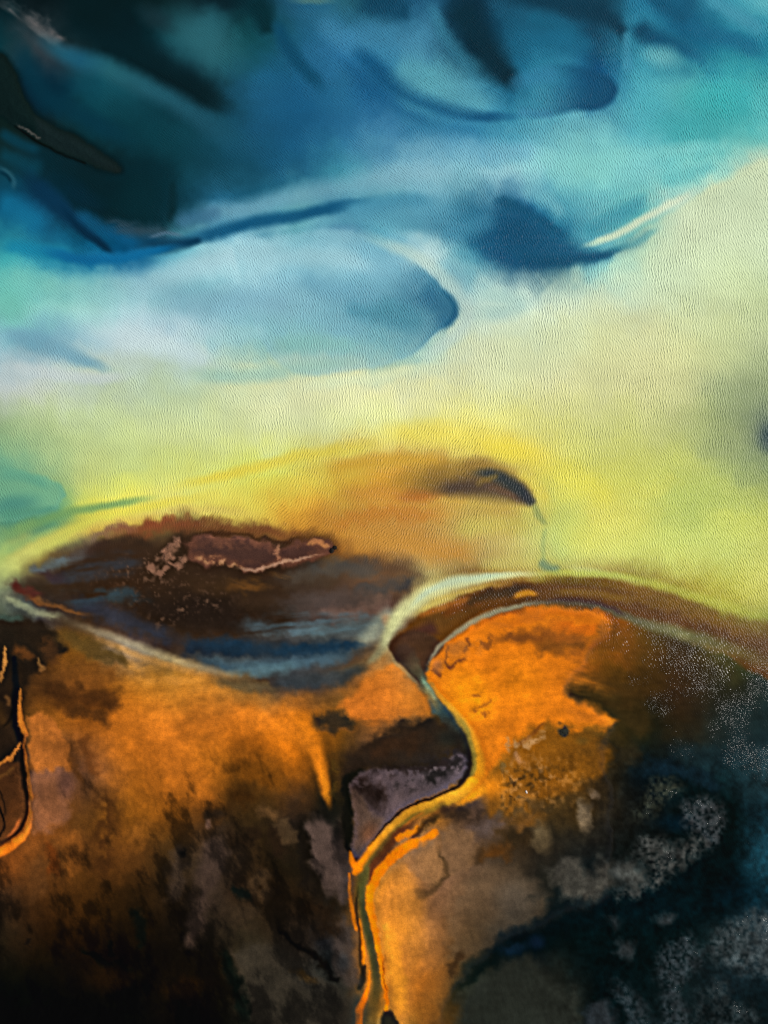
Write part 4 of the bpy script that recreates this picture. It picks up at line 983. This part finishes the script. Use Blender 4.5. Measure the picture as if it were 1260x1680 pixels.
LBL = {
 'a': 'smooth dull grey two-humped shoal beside the orange brown flats',
 'b': 'small pale grey rounded shoal, the smoothest and brightest of the dark shallows',
 'c': 'speckled grey shoal stretched diagonally up from the smooth pale one',
 'd': 'glittering ring-shaped shoal of broken specks near the teal water',
 'e': 'dim olive speckled shoal above the smooth grey ones',
 'f': 'broad smooth olive grey shoal at the bottom edge below the navy inlet',
 'g': 'small isolated blue grey shoal right of the broad olive one',
 'h': 'tiny grey shoal alone in the black water below the diagonal speckled shoal',
 'i': 'large ribbed blue grey shoal against the right edge',
 'j': 'upright slate grey shoal left of the large ribbed shoal',
 'k': 'narrow slanting slate shoal between the olive field and the upright shoal',
 'l': 'small dusky grey shoal cut by the bottom edge beside the olive field',
 'm': 'dim broken shoal in the bottom right corner below the ribbed one',
 'n': 'tiny dim shoal just under the dark channel, above the small isolated one',
}
for k, lb in LBL.items():
    THINGS.append(mound('shoal', SHOALS[k], 0.10, lb, 'shoal', 'pale shoals in the dark shallows', edge=20, mat=WATER, wetness=None, chopv=0.7 if k in 'cdeijkm' else 0.0))

# dry crust flakes west of the red islet
FLK = [(282,900,15,7,-20,'wide brown crust flake touching the left end of the red islet'),
       (276,915,13,6,-30,'slanting brown crust flake below the wide one'),
       (300,919,10,8,10,'rounded crust flake under the left tip of the red islet'),
       (286,928,11,5,20,'lowest flat crust flake left of the red islet'),
       (266,905,8,5,30,'outermost small crust flake on the left of the cluster'),
       (292,889,7,4,-30,'uppermost small crust flake beside the red islet')]
rr = random.Random(5)
for u, v, ru, rv, ang, lb in FLK:
    c, s = math.cos(math.radians(ang)), math.sin(math.radians(ang)); pl = []
    for k in range(11):
        t = k / 11 * math.tau; r = rr.uniform(.7, 1.15)
        pl.append((u + c * ru * r * math.cos(t) - s * rv * r * math.sin(t), v + s * ru * r * math.cos(t) + c * rv * r * math.sin(t)))
    THINGS.append(mound('crust_flake', pl, 0.12, lb, 'crust flake', 'crust flakes by the red islet', edge=4, step=.8))

# ------------------------------------------------------------ boulders
def plain(name, col, rough, bump):
    m = bpy.data.materials.new(name); m.use_nodes = True
    nt = m.node_tree; b = nt.nodes['Principled BSDF']; b.inputs['Roughness'].default_value = rough
    tc = nt.nodes.new('ShaderNodeTexCoord'); nz = nt.nodes.new('ShaderNodeTexNoise'); nz.inputs['Scale'].default_value = 6; nz.inputs['Detail'].default_value = 5
    nt.links.new(tc.outputs['Object'], nz.inputs['Vector'])
    rp = nt.nodes.new('ShaderNodeValToRGB'); rp.color_ramp.elements[0].position = .3; rp.color_ramp.elements[1].position = .7
    rp.color_ramp.elements[0].color = tuple(x * .6 for x in col) + (1,); rp.color_ramp.elements[1].color = tuple(x * 1.3 for x in col) + (1,)
    nt.links.new(nz.outputs['Fac'], rp.inputs[0]); nt.links.new(rp.outputs[0], b.inputs['Base Color'])
    bp = nt.nodes.new('ShaderNodeBump'); bp.inputs['Distance'].default_value = bump; nt.links.new(nz.outputs['Fac'], bp.inputs['Height']); nt.links.new(bp.outputs[0], b.inputs['Normal'])
    return m
import bmesh
from mathutils import noise as mnoise
def boulder(name, u, v, r, flat, mat, label, cat, seed, group=None, rug=.28):
    bm = bmesh.new(); bmesh.ops.create_icosphere(bm, subdivisions=4, radius=1.0)
    for w in bm.verts:
        p = w.co.copy(); d = 1 + rug * mnoise.noise(p * 1.1 + Vector((seed, 0, 0))) + .12 * mnoise.noise(p * 2.7 + Vector((0, seed, 0)))
        w.co = Vector((p.x * d * r[0], p.y * d * r[1], max(p.z * d, -.35) * r[0] * flat))
    for f in bm.faces: f.smooth = True
    me = bpy.data.meshes.new(name); bm.to_mesh(me); bm.free()
    o = link(name, me, mat, label, cat, None, group)
    j = int(np.argmin(abs(VY - v))); i = int(np.argmin(abs(UX - u)))
    o.location = ((u - 630) / 10, (840 - v) / 10, float(Z[j, i]) + .02)
    o.rotation_euler.z = seed
    return o
BLACK = plain('black basalt', (.012, .011, .010), .8, .05)
PALE = plain('pale lichen rock', (.62, .55, .48), .7, .05)
GREYR = plain('grey green wet rock', (.020, .022, .017), 1.0, .03)
for m_ in (BLACK, GREYR): m_.node_tree.nodes['Principled BSDF'].inputs['Specular IOR Level'].default_value = .05
boulder('boulder', 544.5, 903.5, (.42, .32), .6, BLACK, 'black rock at the right tip of the red islet, lower of the two', 'rock', 1.3)
boulder('boulder', 549.5, 898.5, (.36, .30), .6, BLACK, 'black rock at the right tip of the red islet, upper and outer one', 'rock', 2.9)
boulder('boulder', 863.5, 1299.0, (.17, .26), .8, PALE, 'tiny bright white stone on the brown crusted flats', 'rock', .4)
boulder('boulder', 925, 1200.5, (.48, .62), .16, GREYR, 'single dark grey rock on the edge of the orange spit', 'rock', 7.7, None, .75)

# ------------------------------------------------------------ camera, sun and sky
cam = bpy.data.cameras.new('camera'); co = bpy.data.objects.new('camera', cam); CO.objects.link(co)
co.location = (0, 0, 150); co.rotation_euler = (0, 0, 0)
cam.sensor_fit = 'VERTICAL'; cam.sensor_height = 24.0
cam.lens = 12.0 / (84.0 / 150.0); cam.clip_end = 20000; cam.clip_start = 1
SC.camera = co
EL, AZ = math.radians(SUN_EL), math.radians(SUN_AZ)        # azimuth counter-clockwise from +X
d = Vector((math.cos(EL) * math.cos(AZ), math.cos(EL) * math.sin(AZ), math.sin(EL)))
sl_ = bpy.data.lights.new('sun', 'SUN'); sl_.energy = SUN_E; sl_.angle = math.radians(0.53); sl_.color = (1.0, 0.95, 0.88)
so = bpy.data.objects.new('sun', sl_); CO.objects.link(so); so.rotation_euler = d.to_track_quat('Z', 'Y').to_euler(); so.location = d * 200
wd = bpy.data.worlds.new('World'); SC.world = wd; wd.use_nodes = True
nt = wd.node_tree; sk = nt.nodes.new('ShaderNodeTexSky'); sk.sky_type = 'NISHITA'; sk.sun_disc = False
sk.sun_elevation = EL; sk.sun_rotation = math.radians(90 - SUN_AZ)
bg = nt.nodes['Background']; bg.inputs['Strength'].default_value = SKY_E
nt.links.new(sk.outputs[0], bg.inputs[0])
SC.view_settings.view_transform = 'Standard'; SC.view_settings.look = 'None'; SC.view_settings.exposure = 0; SC.view_settings.gamma = 1
SC.cycles.use_denoising = False
SC.cycles.max_bounces = 4; SC.cycles.diffuse_bounces = 1; SC.cycles.glossy_bounces = 2
SC.cycles.sample_clamp_indirect = 4.0
SC.render.film_transparent = False
